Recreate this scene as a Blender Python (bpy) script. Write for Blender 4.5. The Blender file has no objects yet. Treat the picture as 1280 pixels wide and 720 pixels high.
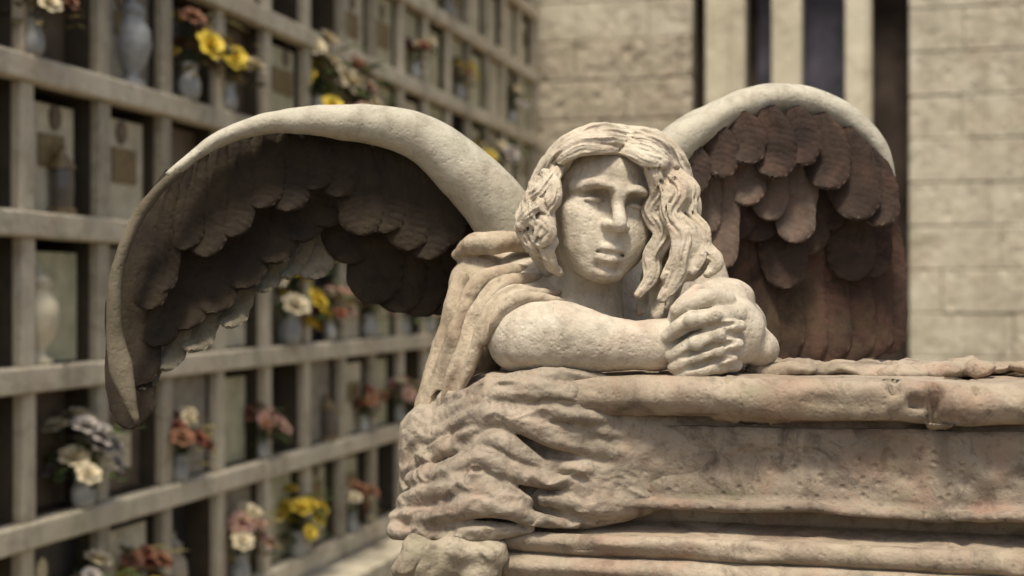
import bpy, math, random
import numpy as np
from mathutils import Vector, noise as mnoise

random.seed(7)
rng = np.random.default_rng(7)
scene = bpy.context.scene
COL = scene.collection
CAMZ = 1.85
F = 1778.0            # focal length in pixels of a 1280 wide frame (50 mm lens)

def P(px, py, D):
    return np.array([(px - 640.0) / F * D, D, CAMZ + (370.0 - py) / F * D])

TH = math.radians(14.5)                       # the graveyard's axes are turned against the lens
E = np.array([math.cos(TH), -math.sin(TH), 0.0])   # along the tomb front, to the right
DD = np.array([math.sin(TH), math.cos(TH), 0.0])   # away along the niche wall
UP = np.array([0.0, 0.0, 1.0])

# ------------------------------------------------------------------ objects
def tag(o, label=None, cat=None, group=None, kind=None):
    if label: o['label'] = label
    if cat: o['category'] = cat
    if group: o['group'] = group
    if kind: o['kind'] = kind
    return o

def empty(name, loc, label=None, cat=None, group=None):
    o = bpy.data.objects.new(name, None)
    o.location = loc
    o.empty_display_size = 0.1
    COL.objects.link(o)
    return tag(o, label, cat, group)

def mesh_obj(name, verts, faces, mat, parent=None, smooth=True, attr=None, attr2=None):
    me = bpy.data.meshes.new(name)
    verts = np.asarray(verts, dtype=np.float64)
    if parent is not None:
        verts = verts - np.array(parent_world(parent))
    if isinstance(faces, np.ndarray):
        nf, k = faces.shape
        me.vertices.add(len(verts)); me.vertices.foreach_set('co', verts.astype(np.float32).ravel())
        me.loops.add(nf * k); me.loops.foreach_set('vertex_index', faces.astype(np.int32).ravel())
        me.polygons.add(nf); me.polygons.foreach_set('loop_start', (np.arange(nf) * k).astype(np.int32))
        me.update(calc_edges=True)
    else:
        me.from_pydata([tuple(v) for v in verts], [], faces)
    me.validate()
    if smooth:
        me.polygons.foreach_set('use_smooth', [True] * len(me.polygons))
    if attr is not None:
        a = me.attributes.new('tip_light', 'FLOAT', 'POINT')
        a.data.foreach_set('value', np.asarray(attr, dtype=np.float32))
    me.materials.append(mat)
    o = bpy.data.objects.new(name, me)
    COL.objects.link(o)
    if parent is not None: o.parent = parent
    return o

def parent_world(p):
    v = Vector((0, 0, 0))
    while p is not None:
        v += p.location; p = p.parent
    return v

# ------------------------------------------------------------------ numpy value noise
def _hash(ix, iy, iz, seed):
    h = (ix * 374761393 + iy * 668265263 + iz * 2147483647 + seed * 974634777) & 0xffffffff
    h = ((h ^ (h >> 13)) * 1274126177) & 0xffffffff
    h = h ^ (h >> 16)
    return (h & 0xffff) / 65535.0 * 2 - 1

def vnoise(p, scale, seed=0):
    q = np.asarray(p) / scale
    i = np.floor(q).astype(np.int64); f = q - i
    f = f * f * (3 - 2 * f)
    r = 0
    for dx in (0, 1):
        wx = f[..., 0] if dx else 1 - f[..., 0]
        for dy in (0, 1):
            wy = f[..., 1] if dy else 1 - f[..., 1]
            for dz in (0, 1):
                wz = f[..., 2] if dz else 1 - f[..., 2]
                r = r + wx * wy * wz * _hash(i[..., 0] + dx, i[..., 1] + dy, i[..., 2] + dz, seed)
    return r

def fbm(p, scale, oct=4, seed=0):
    r = 0; a = 1.0
    for k in range(oct):
        r = r + a * vnoise(p, scale, seed + k * 17); a *= 0.5; scale *= 0.5
    return r

# ------------------------------------------------------------------ signed distance sculpting
def catmull(pts, n):
    pts = np.asarray(pts, float)
    m = len(pts)
    if m == 2:
        t = np.linspace(0, 1, n)[:, None]
        return pts[0] * (1 - t) + pts[1] * t
    ext = np.vstack([2 * pts[0] - pts[1], pts, 2 * pts[-1] - pts[-2]])
    out = []
    for u in np.linspace(0, m - 1 - 1e-9, n):
        i = int(u); t = u - i
        a, b, c, d = ext[i:i + 4]
        out.append(0.5 * ((2 * b) + (c - a) * t + (2 * a - 5 * b + 4 * c - d) * t * t + (-a + 3 * b - 3 * c + d) * t ** 3))
    return np.array(out)

class Clay:
    def __init__(s, lo, hi, res):
        s.lo = np.array(lo, float); s.res = res
        s.n = np.ceil((np.array(hi) - s.lo) / res).astype(int) + 1
        s.f = np.full(tuple(s.n), 0.2, np.float32)
        s.ax = [(s.lo[i] + res * np.arange(s.n[i])).astype(np.float32) for i in range(3)]
    def box(s, lo, hi):
        a = np.clip(np.floor((np.asarray(lo) - s.lo) / s.res).astype(int), 0, s.n)
        b = np.clip(np.ceil((np.asarray(hi) - s.lo) / s.res).astype(int) + 1, 0, s.n)
        if np.any(b <= a): return None
        sl = tuple(slice(a[i], b[i]) for i in range(3))
        return sl, s.ax[0][sl[0]][:, None, None], s.ax[1][sl[1]][None, :, None], s.ax[2][sl[2]][None, None, :]
    def comb(s, sl, d, k, sub):
        f = s.f[sl]
        if sub:
            a, b = f, -d
            h = np.clip(0.5 - 0.5 * (a - b) / k, 0, 1) if k > 0 else None
            s.f[sl] = np.maximum(a, b) if k <= 0 else a * (1 - h) + b * h + k * h * (1 - h)
        else:
            if k <= 0: s.f[sl] = np.minimum(f, d)
            else:
                h = np.clip(0.5 + 0.5 * (f - d) / k, 0, 1)
                s.f[sl] = f * (1 - h) + d * h - k * h * (1 - h)
    def cap(s, p, q, r0, r1, k=0.01, sub=False):
        p = np.asarray(p, float); q = np.asarray(q, float)
        R = max(r0, r1) + k + 4 * s.res
        bx = s.box(np.minimum(p, q) - R, np.maximum(p, q) + R)
        if bx is None: return
        sl, X, Y, Z = bx
        v = q - p; L2 = float(v @ v) + 1e-12
        t = np.clip(((X - p[0]) * v[0] + (Y - p[1]) * v[1] + (Z - p[2]) * v[2]) / L2, 0, 1)
        d = np.sqrt((X - p[0] - t * v[0]) ** 2 + (Y - p[1] - t * v[1]) ** 2 + (Z - p[2] - t * v[2]) ** 2) - (r0 + (r1 - r0) * t)
        s.comb(sl, d.astype(np.float32), k, sub)
    def chain(s, pts, rad, k=0.01, sub=False, n=None):
        pts = np.asarray(pts, float); m = len(pts)
        n = n or (m - 1) * 5 + 1
        c = catmull(pts, n) if m > 2 else catmull(pts, 2)
        n = len(c)
        rr = np.interp(np.linspace(0, 1, n), np.linspace(0, 1, len(rad)), rad) if np.ndim(rad) else np.full(n, rad)
        # one distance to the whole chain, then a single blend, so joints never swell
        R = rr.max() + k + 4 * s.res
        bx = s.box(c.min(0) - R, c.max(0) + R)
        if bx is None: return
        sl, X, Y, Z = bx
        best = np.full(s.f[sl].shape, 9.0, np.float32)
        for i in range(n - 1):
            p, q = c[i], c[i + 1]
            b2 = s.box(np.minimum(p, q) - R, np.maximum(p, q) + R)
            if b2 is None: continue
            sl2, x, y, z = b2
            loc = tuple(slice(sl2[j].start - sl[j].start, sl2[j].stop - sl[j].start) for j in range(3))
            v = q - p; L2 = float(v @ v) + 1e-12
            t = np.clip(((x - p[0]) * v[0] + (y - p[1]) * v[1] + (z - p[2]) * v[2]) / L2, 0, 1)
            d = np.sqrt((x - p[0] - t * v[0]) ** 2 + (y - p[1] - t * v[1]) ** 2 + (z - p[2] - t * v[2]) ** 2) - (rr[i] + (rr[i + 1] - rr[i]) * t)
            best[loc] = np.minimum(best[loc], d)
        s.comb(sl, best, k, sub)
    def ell(s, c, r, k=0.01, sub=False, A=None):
        c = np.asarray(c, float); r = np.asarray(r, float)
        A = np.eye(3) if A is None else np.asarray(A, float)   # rows: local axes in world
        R = r.max() + k + 4 * s.res
        bx = s.box(c - R, c + R)
        if bx is None: return
        sl, X, Y, Z = bx
        x, y, z = X - c[0], Y - c[1], Z - c[2]
        u = [A[i, 0] * x + A[i, 1] * y + A[i, 2] * z for i in range(3)]
        k0 = np.sqrt((u[0] / r[0]) ** 2 + (u[1] / r[1]) ** 2 + (u[2] / r[2]) ** 2)
        k1 = np.sqrt((u[0] / r[0] ** 2) ** 2 + (u[1] / r[1] ** 2) ** 2 + (u[2] / r[2] ** 2) ** 2) + 1e-9
        s.comb(sl, (k0 * (k0 - 1) / k1).astype(np.float32), k, sub)
    def rbox(s, c, h, rad, k=0.01, sub=False, A=None):
        c = np.asarray(c, float); h = np.asarray(h, float)
        A = np.eye(3) if A is None else np.asarray(A, float)
        R = np.linalg.norm(h) + k + 4 * s.res
        bx = s.box(c - R, c + R)
        if bx is None: return
        sl, X, Y, Z = bx
        x, y, z = X - c[0], Y - c[1], Z - c[2]
        q = [np.abs(A[i, 0] * x + A[i, 1] * y + A[i, 2] * z) - (h[i] - rad) for i in range(3)]
        d = np.sqrt(sum(np.maximum(a, 0) ** 2 for a in q)) + np.minimum(np.maximum(q[0], np.maximum(q[1], q[2])), 0) - rad
        s.comb(sl, d.astype(np.float32), k, sub)
    def mesh(s):
        f = s.f; n = f.shape
        ins = f < 0
        c = [(i, j, k) for i in (0, 1) for j in (0, 1) for k in (0, 1)]
        cnt = np.zeros((n[0] - 1, n[1] - 1, n[2] - 1), np.int8)
        for i, j, k in c:
            cnt += ins[i:n[0] - 1 + i, j:n[1] - 1 + j, k:n[2] - 1 + k]
        act = (cnt > 0) & (cnt < 8)
        idx = np.argwhere(act)
        vid = np.full(act.shape, -1, np.int32); vid[act] = np.arange(len(idx))
        vals = np.stack([f[idx[:, 0] + i, idx[:, 1] + j, idx[:, 2] + k] for i, j, k in c], 1)
        acc = np.zeros((len(idx), 3)); num = np.zeros(len(idx))
        carr = np.array(c, float)
        for a in range(8):
            for b in range(a + 1, 8):
                if np.abs(carr[a] - carr[b]).sum() != 1: continue
                m = (vals[:, a] < 0) != (vals[:, b] < 0)
                t = np.where(m, vals[:, a] / np.where(m, vals[:, a] - vals[:, b], 1), 0)
                acc += m[:, None] * (carr[a] + t[:, None] * (carr[b] - carr[a])); num += m
        v = s.lo + s.res * (idx + acc / num[:, None])
        quads = []
        for ax in range(3):
            o = [i for i in range(3) if i != ax]
            A = [slice(None)] * 3; B = [slice(None)] * 3
            A[ax] = slice(0, n[ax] - 1); B[ax] = slice(1, n[ax])
            for q in o: A[q] = slice(1, n[q] - 1); B[q] = slice(1, n[q] - 1)
            ia, ib = ins[tuple(A)], ins[tuple(B)]
            for flip, m in ((False, ia & ~ib), (True, ~ia & ib)):
                e = np.argwhere(m)
                if not len(e): continue
                e[:, o[0]] += 1; e[:, o[1]] += 1
                def g(d0, d1):
                    w = e.copy(); w[:, o[0]] += d0; w[:, o[1]] += d1
                    return vid[w[:, 0], w[:, 1], w[:, 2]]
                q4 = np.stack([g(-1, -1), g(0, -1), g(0, 0), g(-1, 0)], 1)
                if flip != (ax == 1): q4 = q4[:, ::-1]
                quads.append(q4)
        return v, np.vstack(quads)

# ------------------------------------------------------------------ materials
def nodes_of(m):
    m.use_nodes = True
    nt = m.node_tree
    return nt, nt.nodes, nt.links, nt.nodes['Principled BSDF']

def stone(name, base, alt, dark, scale=6.0, dark_amt=0.5, bump=0.35, fine=140.0, rough=0.85, green=0.0, pink=0.0, attr_light=None, pits=0.5, streak=0.0, dist=0.004, sscale=(26, 26, 2.2)):
    """weathered stone: two-tone mottling, dark lichen patches, pitting"""
    m = bpy.data.materials.new(name)
    nt, N, L, b = nodes_of(m)
    co = N.new('ShaderNodeTexCoord')
    geo = N.new('ShaderNodeNewGeometry')
    def noise(sc, det=6, rg=0.6, src=None, dist=0.0):
        n = N.new('ShaderNodeTexNoise'); n.inputs['Scale'].default_value = sc
        n.inputs['Detail'].default_value = det; n.inputs['Roughness'].default_value = rg
        n.inputs['Distortion'].default_value = dist
        L.new(src or geo.outputs['Position'], n.inputs['Vector']); return n
    def ramp(src, p0, p1, c0=(0, 0, 0, 1), c1=(1, 1, 1, 1)):
        r = N.new('ShaderNodeValToRGB'); r.color_ramp.elements[0].position = p0; r.color_ramp.elements[1].position = p1
        r.color_ramp.elements[0].color = c0; r.color_ramp.elements[1].color = c1
        L.new(src, r.inputs['Fac']); return r
    def mix(a, c, fac):
        x = N.new('ShaderNodeMix'); x.data_type = 'RGBA'
        L.new(a, x.inputs['A'])
        if isinstance(c, tuple): x.inputs['B'].default_value = (*c, 1)
        else: L.new(c, x.inputs['B'])
        if isinstance(fac, float): x.inputs['Factor'].default_value = fac
        else: L.new(fac, x.inputs['Factor'])
        return x.outputs['Result']
    def mul(a, k):
        x = N.new('ShaderNodeMath'); x.operation = 'MULTIPLY'; L.new(a, x.inputs[0]); x.inputs[1].default_value = k
        return x.outputs[0]
    n1 = noise(scale, 8, 0.62, dist=0.6)
    c = ramp(n1.outputs['Fac'], 0.35, 0.68, (*base, 1), (*alt, 1)).outputs['Color']
    n2 = noise(scale * 2.3, 9, 0.7, dist=1.2)
    c = mix(c, dark, mul(ramp(n2.outputs['Fac'], 0.5, 0.72).outputs['Color'], dark_amt))
    n3 = noise(scale * 9, 6, 0.7)
    c = mix(c, tuple(x * 0.55 for x in dark), mul(ramp(n3.outputs['Fac'], 0.56, 0.75).outputs['Color'], dark_amt * 0.7))
    if green > 0:
        n4 = noise(scale * 0.8 + 1.3, 7, 0.65, dist=1.5)
        c = mix(c, (0.13, 0.16, 0.07), mul(ramp(n4.outputs['Fac'], 0.52, 0.7).outputs['Color'], green))
    if pink > 0:
        n5 = noise(scale * 1.1 + 0.7, 6, 0.6, dist=0.8)
        c = mix(c, (0.36, 0.17, 0.12), mul(ramp(n5.outputs['Fac'], 0.5, 0.72).outputs['Color'], pink))
    if streak > 0:
        mp = N.new('ShaderNodeMapping'); mp.inputs['Scale'].default_value = sscale
        L.new(geo.outputs['Position'], mp.inputs['Vector'])
        ns = noise(1.0, 5, 0.6, src=mp.outputs['Vector'])
        c = mix(c, dark, mul(ramp(ns.outputs['Fac'], 0.5, 0.72).outputs['Color'], streak))
    if attr_light is not None:  # blends feather tips paler, painting the light they catch
        at = N.new('ShaderNodeAttribute'); at.attribute_name = 'tip_light'
        n6 = noise(scale * 4, 5, 0.6)
        ad = N.new('ShaderNodeMath'); ad.operation = 'MULTIPLY_ADD'
        L.new(n6.outputs['Fac'], ad.inputs[0]); ad.inputs[1].default_value = 0.7; L.new(at.outputs['Fac'], ad.inputs[2])
        c = mix(c, attr_light, ramp(ad.outputs[0], 0.95, 1.35).outputs['Color'])
    L.new(c, b.inputs['Base Color'])
    b.inputs['Roughness'].default_value = rough
    b.inputs['Specular IOR Level'].default_value = 0.25
    f1 = noise(fine, 6, 0.7); f2 = noise(fine * 0.22, 5, 0.6)
    vo = N.new('ShaderNodeTexVoronoi'); vo.inputs['Scale'].default_value = fine * 0.8
    L.new(geo.outputs['Position'], vo.inputs['Vector'])
    pit = ramp(vo.outputs['Distance'], 0.0, 0.35)
    a1 = N.new('ShaderNodeMath'); a1.operation = 'ADD'
    L.new(f1.outputs['Fac'], a1.inputs[0]); L.new(mul(f2.outputs['Fac'], 2.2), a1.inputs[1])
    a2 = N.new('ShaderNodeMath'); a2.operation = 'ADD'
    L.new(a1.outputs[0], a2.inputs[0]); L.new(mul(pit.outputs['Color'], pits), a2.inputs[1])
    bp = N.new('ShaderNodeBump'); bp.inputs['Strength'].default_value = bump; bp.inputs['Distance'].default_value = dist
    L.new(a2.outputs[0], bp.inputs['Height']); L.new(bp.outputs['Normal'], b.inputs['Normal'])
    return m

def plain(name, col, rough=0.7, var=0.25, sc=30.0, spec=0.3):
    m = bpy.data.materials.new(name)
    nt, N, L, b = nodes_of(m)
    g = N.new('ShaderNodeNewGeometry')
    n = N.new('ShaderNodeTexNoise'); n.inputs['Scale'].default_value = sc; n.inputs['Detail'].default_value = 5
    L.new(g.outputs['Position'], n.inputs['Vector'])
    r = N.new('ShaderNodeValToRGB')
    r.color_ramp.elements[0].position = 0.3; r.color_ramp.elements[1].position = 0.7
    r.color_ramp.elements[0].color = (*[c * (1 - var) for c in col], 1)
    r.color_ramp.elements[1].color = (*[min(1, c * (1 + var)) for c in col], 1)
    L.new(n.outputs['Fac'], r.inputs['Fac']); L.new(r.outputs['Color'], b.inputs['Base Color'])
    b.inputs['Roughness'].default_value = rough; b.inputs['Specular IOR Level'].default_value = spec
    return m

M = {}
M['flesh'] = stone('pale_marble', (0.58, 0.525, 0.435), (0.43, 0.375, 0.295), (0.17, 0.135, 0.10), 9, 0.5, 0.6, 110, green=0.12, pink=0.28, streak=0.38)
M['hair'] = stone('pale_marble_hair', (0.58, 0.525, 0.43), (0.43, 0.365, 0.28), (0.17, 0.13, 0.095), 11, 0.5, 0.55, 110, green=0.10, pink=0.25, streak=0.3)
M['robe'] = stone('warm_marble_robe', (0.47, 0.40, 0.305), (0.35, 0.285, 0.205), (0.14, 0.105, 0.075), 10, 0.6, 0.5, 100, pink=0.25, streak=0.45)
M['wing'] = stone('smooth_wing_stone', (0.50, 0.475, 0.395), (0.40, 0.37, 0.295), (0.13, 0.11, 0.08), 6, 0.45, 0.45, 110, green=0.15, pink=0.1, streak=0.35)
M['feather'] = stone('weathered_shaded_feather', (0.020, 0.014, 0.010), (0.040, 0.029, 0.017), (0.008, 0.006, 0.004), 9, 0.7, 0.4, 90, attr_light=(0.060, 0.049, 0.033))  # dark patina plus the wing hollow's shade, both in the base colour
M['feather_r'] = stone('weathered_shaded_brown_feather', (0.028, 0.018, 0.014), (0.058, 0.038, 0.028), (0.010, 0.007, 0.005), 9, 0.7, 0.4, 90, attr_light=(0.085, 0.062, 0.048), pink=0.12)  # brown staining, with shade under the arch put into the colour
M['feather_low'] = stone('shaded_rust_brown_feather', (0.038, 0.022, 0.016), (0.075, 0.045, 0.033), (0.012, 0.008, 0.006), 7, 0.75, 0.4, 90, green=0.12, pink=0.12)  # reddish brown, darkened for the shadow on the long lower feathers
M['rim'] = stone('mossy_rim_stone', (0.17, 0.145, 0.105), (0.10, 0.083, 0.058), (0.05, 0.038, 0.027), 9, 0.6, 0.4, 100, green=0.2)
M['feather_pale'] = stone('pale_lit_feather', (0.135, 0.102, 0.082), (0.088, 0.065, 0.051), (0.05, 0.036, 0.028), 10, 0.6, 0.4, 100, pink=0.15)  # lit lobes of the wing given as a lighter base colour
M['feather_grey'] = stone('grey_lit_feather', (0.21, 0.187, 0.142), (0.12, 0.105, 0.074), (0.05, 0.042, 0.032), 12, 0.6, 0.4, 100, green=0.25)  # light on the curled tips put into a paler grey
M['drape'] = stone('grey_weathered_drapery', (0.37, 0.315, 0.25), (0.215, 0.180, 0.140), (0.062, 0.048, 0.039), 9, 0.8, 0.6, 90, green=0.12, pink=0.25)
M['rock'] = stone('plinth_rock', (0.40, 0.35, 0.27), (0.28, 0.235, 0.17), (0.09, 0.07, 0.05), 9, 0.65, 0.6, 90, green=0.2)
M['tomb'] = stone('tomb_limestone', (0.40, 0.335, 0.26), (0.275, 0.22, 0.165), (0.07, 0.050, 0.038), 5, 0.8, 0.55, 100, green=0.28, pink=0.35, streak=0.4, sscale=(14, 14, 2.5))
M['tomb_die'] = stone('tomb_pitted_stone', (0.33, 0.28, 0.22), (0.215, 0.17, 0.132), (0.065, 0.046, 0.037), 7, 0.9, 0.75, 70, green=0.3, pink=0.4, pits=1.0, streak=0.4, sscale=(16, 16, 2.5))
M['niche'] = stone('niche_frame_stone', (0.62, 0.565, 0.445), (0.52, 0.46, 0.345), (0.17, 0.135, 0.095), 1.6, 0.6, 0.6, 30, green=0.25, pink=0.2, streak=0.45, dist=0.015, sscale=(5, 5, 0.7))
M['niche_grey'] = stone('stained_frame_stone', (0.46, 0.42, 0.33), (0.36, 0.32, 0.235), (0.12, 0.095, 0.07), 2.2, 0.75, 0.6, 30, green=0.35, pink=0.1, streak=0.6, dist=0.015, sscale=(5, 5, 0.7))
M['facade'] = stone('ashlar_stone', (0.52, 0.485, 0.395), (0.40, 0.365, 0.285), (0.17, 0.135, 0.095), 1.3, 0.65, 0.8, 8, green=0.22, pink=0.15, streak=0.45, dist=0.03, sscale=(3, 3, 0.35))
M['rough'] = stone('rock_faced_ashlar', (0.46, 0.41, 0.325), (0.34, 0.295, 0.225), (0.14, 0.105, 0.075), 2.6, 0.7, 1.0, 6, pink=0.15, green=0.1, dist=0.08)
M['pil'] = stone('pilaster_stone', (0.55, 0.505, 0.40), (0.45, 0.405, 0.305), (0.18, 0.14, 0.095), 1.3, 0.55, 0.6, 12, green=0.15, streak=0.5, dist=0.02, sscale=(4, 4, 0.3))
M['mortar'] = plain('lime_mortar', (0.30, 0.265, 0.205), 0.9, 0.3, 6)
M['dark'] = plain('dark_recess', (0.05, 0.036, 0.029), 0.9, 0.5, 3)  # uneven dark brown for the walls behind niches and porch
M['door'] = plain('dark_blue_door', (0.055, 0.05, 0.075), 0.5, 0.5, 4, spec=0.5)
M['lining'] = stone('shaded_niche_lining', (0.085, 0.068, 0.045), (0.055, 0.043, 0.030), (0.025, 0.02, 0.014), 3, 0.5, 0.4, 30)  # recess shade put into the colour of the niche sides
M['granite'] = plain('black_granite_slab', (0.030, 0.029, 0.030), 0.35, 0.4, 60, 0.5)
M['grey'] = plain('grey_marble_slab', (0.24, 0.215, 0.17), 0.5, 0.3, 12)
M['beige'] = plain('beige_marble_slab', (0.52, 0.47, 0.345), 0.55, 0.25, 9)
M['brown'] = plain('brown_marble_slab', (0.13, 0.095, 0.065), 0.45, 0.35, 10)
M['olive'] = plain('olive_marble_slab', (0.42, 0.40, 0.265), 0.55, 0.25, 9)
M['ground'] = stone('trodden_earth', (0.16, 0.125, 0.085), (0.11, 0.085, 0.06), (0.06, 0.045, 0.03), 1.5, 0.5, 0.6, 40)
M['path'] = stone('stone_paving', (0.24, 0.20, 0.145), (0.18, 0.145, 0.10), (0.09, 0.07, 0.05), 1.5, 0.5, 0.5, 40)
M['leaf'] = plain('bouquet_leaf', (0.050, 0.075, 0.022), 0.6, 0.4, 40)
M['leaf_dry'] = plain('dry_leaf', (0.14, 0.115, 0.045), 0.8, 0.4, 40)
M['yellow'] = plain('yellow_petal', (0.62, 0.46, 0.06), 0.6, 0.2, 40)
M['cream'] = plain('cream_petal', (0.58, 0.50, 0.34), 0.6, 0.15, 40)
M['pink'] = plain('pink_petal', (0.50, 0.31, 0.24), 0.6, 0.2, 40)
M['red'] = plain('red_petal', (0.22, 0.075, 0.045), 0.6, 0.3, 40)
M['lilac'] = plain('lilac_petal', (0.36, 0.32, 0.29), 0.6, 0.2, 40)
M['clay'] = plain('terracotta', (0.25, 0.12, 0.07), 0.8, 0.2, 30)
M['pot'] = plain('glazed_vase', (0.28, 0.29, 0.29), 0.3, 0.15, 30, 0.5)
M['brass'] = plain('tarnished_brass', (0.16, 0.11, 0.045), 0.45, 0.3, 30, 0.6)
M['glass'] = plain('lantern_glass', (0.10, 0.085, 0.07), 0.15, 0.2, 20, 0.5)

# ==================================================================== STATUE
ROOT = np.array([P(700, 400, 2.72)[0], 2.72, 0.0])
statue = empty('angel_statue', ROOT, 'pale weathered stone angel with spread wings leaning on its clasped hands over the tomb', 'statue')

# ---- head frame
HS = 1.27
HC = P(745, 249, 2.60)
yaw, pitch, roll = math.radians(16), math.radians(0), math.radians(8.5)
fw = np.array([math.sin(yaw), -math.cos(yaw), 0.0]); rt = np.array([math.cos(yaw), math.sin(yaw), 0.0]); up = UP.copy()
fw, up = fw * math.cos(pitch) + up * math.sin(pitch), up * math.cos(pitch) - fw * math.sin(pitch)
rt, up = rt * math.cos(roll) - up * math.sin(roll), up * math.cos(roll) + rt * math.sin(roll)
HA = np.array([rt, fw, up])
def H(x, y, z): return HC + HS * (x * rt + y * fw + z * up)

def build_body():
    lo = P(560, 100, 2.2); lo[0] = -0.17; lo[1] = 2.20; lo[2] = 1.60
    c = Clay(lo, (0.55, 3.02, 2.22), 0.0027)
    s = HS
    # --- torso, shoulders, neck
    c.ell(P(742, 440, 2.80), (0.19, 0.13, 0.20), 0.03)
    c.cap(P(648, 352, 2.76), P(860, 352, 2.86), 0.085, 0.08, 0.05)
    c.cap(H(0, -0.028, -0.07), H(-0.006, -0.05, -0.23), 0.054 * s, 0.064 * s, 0.03)
    c.cap(H(0, -0.02, -0.08), H(0.02, 0.0, -0.19), 0.045 * s, 0.05 * s, 0.03)
    c.cap(H(0.052, -0.02, -0.055), H(0.01, 0.035, -0.20), 0.015 * s, 0.012 * s, 0.02)      # neck muscle
    c.cap(H(-0.052, -0.02, -0.055), H(-0.005, 0.035, -0.20), 0.015 * s, 0.012 * s, 0.02)
    # --- skull and face
    E_ = lambda p, r, k=0.012, sub=False: c.ell(H(*p), np.array(r) * s, k * s, sub, HA)
    C_ = lambda p, q, r0, r1, k=0.01, sub=False: c.cap(H(*p), H(*q), r0 * s, r1 * s, k * s, sub)
    E_((0, -0.015, 0.012), (0.074, 0.092, 0.082), 0.01)
    E_((0, 0.022, -0.040), (0.0605, 0.066, 0.080), 0.02)
    E_((0, 0.035, 0.025), (0.062, 0.056, 0.056), 0.02)
    for q in (-1, 1):
        C_((q * 0.051, -0.005, -0.055), (q * 0.017, 0.066, -0.101), 0.017, 0.015, 0.022)     # jaw
        C_((q * 0.058, 0.000, -0.02), (q * 0.051, -0.005, -0.06), 0.014, 0.015, 0.02)
    E_((0, 0.074, -0.1075), (0.023, 0.018, 0.013), 0.014)                                    # chin
    E_((0, 0.073, -0.072), (0.032, 0.022, 0.030), 0.025)                                     # muzzle
    for q in (-1, 1):
        E_((q * 0.043, 0.060, -0.030), (0.023, 0.020, 0.018), 0.02)                          # cheekbone
        E_((q * 0.031, 0.064, -0.062), (0.026, 0.018, 0.028), 0.03)
        c.chain([H(q * 0.008, 0.0945, 0.0000), H(q * 0.030, 0.0945, 0.0075), H(q * 0.055, 0.064, 0.0055)], [0.0100 * s, 0.0110 * s, 0.008 * s], 0.012 * s)  # brow
    # eye sockets
    for q in (-1, 1):
        E_((q * 0.031, 0.098, -0.0105), (0.023, 0.024, 0.0135), 0.010, True)
        E_((q * 0.0190, 0.094, -0.0060), (0.010, 0.018, 0.0105), 0.007, True)
        E_((q * 0.0325, 0.0608, -0.0135), (0.0165, 0.0150, 0.0125), 0.003)                    # eyeball
        c.chain([H(q * 0.0170, 0.0770, -0.0150), H(q * 0.026, 0.0830, -0.0117), H(q * 0.037, 0.0825, -0.0122), H(q * 0.050, 0.0705, -0.0155)], [0.0026 * s, 0.0046 * s, 0.0046 * s, 0.003 * s], 0.005 * s)
        c.chain([H(q * 0.0170, 0.0770, -0.0165), H(q * 0.027, 0.0800, -0.0205), H(q * 0.038, 0.0785, -0.0207), H(q * 0.050, 0.0705, -0.0160)], [0.002 * s, 0.0030 * s, 0.0030 * s, 0.002 * s], 0.006 * s)
        c.chain([H(q * 0.018, 0.0815, -0.0150), H(q * 0.027, 0.0850, -0.0147), H(q * 0.038, 0.0835, -0.0149), H(q * 0.047, 0.0755, -0.0159)], [0.0008 * s, 0.0016 * s, 0.0016 * s, 0.0008 * s], 0.002 * s, True)   # lid line
        c.chain([H(q * 0.014, 0.087, -0.0050), H(q * 0.030, 0.091, -0.0010), H(q * 0.050, 0.077, -0.0055)], [0.003 * s, 0.003 * s, 0.002 * s], 0.005 * s, True)
    # nose
    c.chain([H(0, 0.089, 0.008), H(0, 0.098, -0.015), H(0, 0.113, -0.035), H(0, 0.1155, -0.0425)], [0.0095 * s, 0.0085 * s, 0.0095 * s, 0.0095 * s], 0.010 * s)
    C_((0, 0.111, -0.045), (0, 0.094, -0.051), 0.0065, 0.006, 0.006)
    for q in (-1, 1):
        E_((q * 0.0130, 0.0995, -0.0435), (0.0078, 0.0105, 0.0078), 0.005)
        E_((q * 0.0070, 0.1065, -0.0530), (0.0038, 0.0058, 0.0046), 0.002, True)
    # mouth
    c.chain([H(-0.023, 0.084, -0.0805), H(-0.009, 0.0980, -0.0755), H(0, 0.0985, -0.0770), H(0.009, 0.0980, -0.0755), H(0.023, 0.084, -0.0805)], [0.003 * s, 0.0052 * s, 0.0052 * s, 0.0052 * s, 0.003 * s], 0.006 * s)
    c.chain([H(-0.019, 0.085, -0.0855), H(0, 0.0960, -0.0905), H(0.019, 0.085, -0.0855)], [0.004 * s, 0.0072 * s, 0.004 * s], 0.006 * s)
    c.chain([H(-0.0245, 0.085, -0.0815), H(-0.012, 0.0985, -0.0815), H(0, 0.1035, -0.0828), H(0.012, 0.0985, -0.0815), H(0.0245, 0.085, -0.0815)], [0.0020 * s, 0.0025 * s, 0.0027 * s, 0.0025 * s, 0.0020 * s], 0.0025 * s, True)
    c.chain([H(-0.015, 0.091, -0.1005), H(0, 0.0955, -0.1020), H(0.015, 0.091, -0.1005)], 0.0030 * s, 0.010 * s, True)
    C_((0, 0.104, -0.056), (0, 0.104, -0.065), 0.0024, 0.0024, 0.006, True)
    # --- her right arm (left in view): upper arm comes forward out of the sleeve, forearm lies along the slab
    sh, el, wr = P(650, 358, 2.74), P(657, 419, 2.47), P(818, 432, 2.40)
    c.cap(sh, el, 0.082, 0.066, 0.03)
    c.chain([el, P(704, 423, 2.43), P(760, 430, 2.41), wr], [0.062, 0.061, 0.047, 0.037], 0.02)
    c.ell(P(694, 410, 2.45), (0.078, 0.05, 0.034), 0.03)
    c.ell(P(664, 428, 2.425), (0.050, 0.040, 0.042), 0.02)
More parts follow.
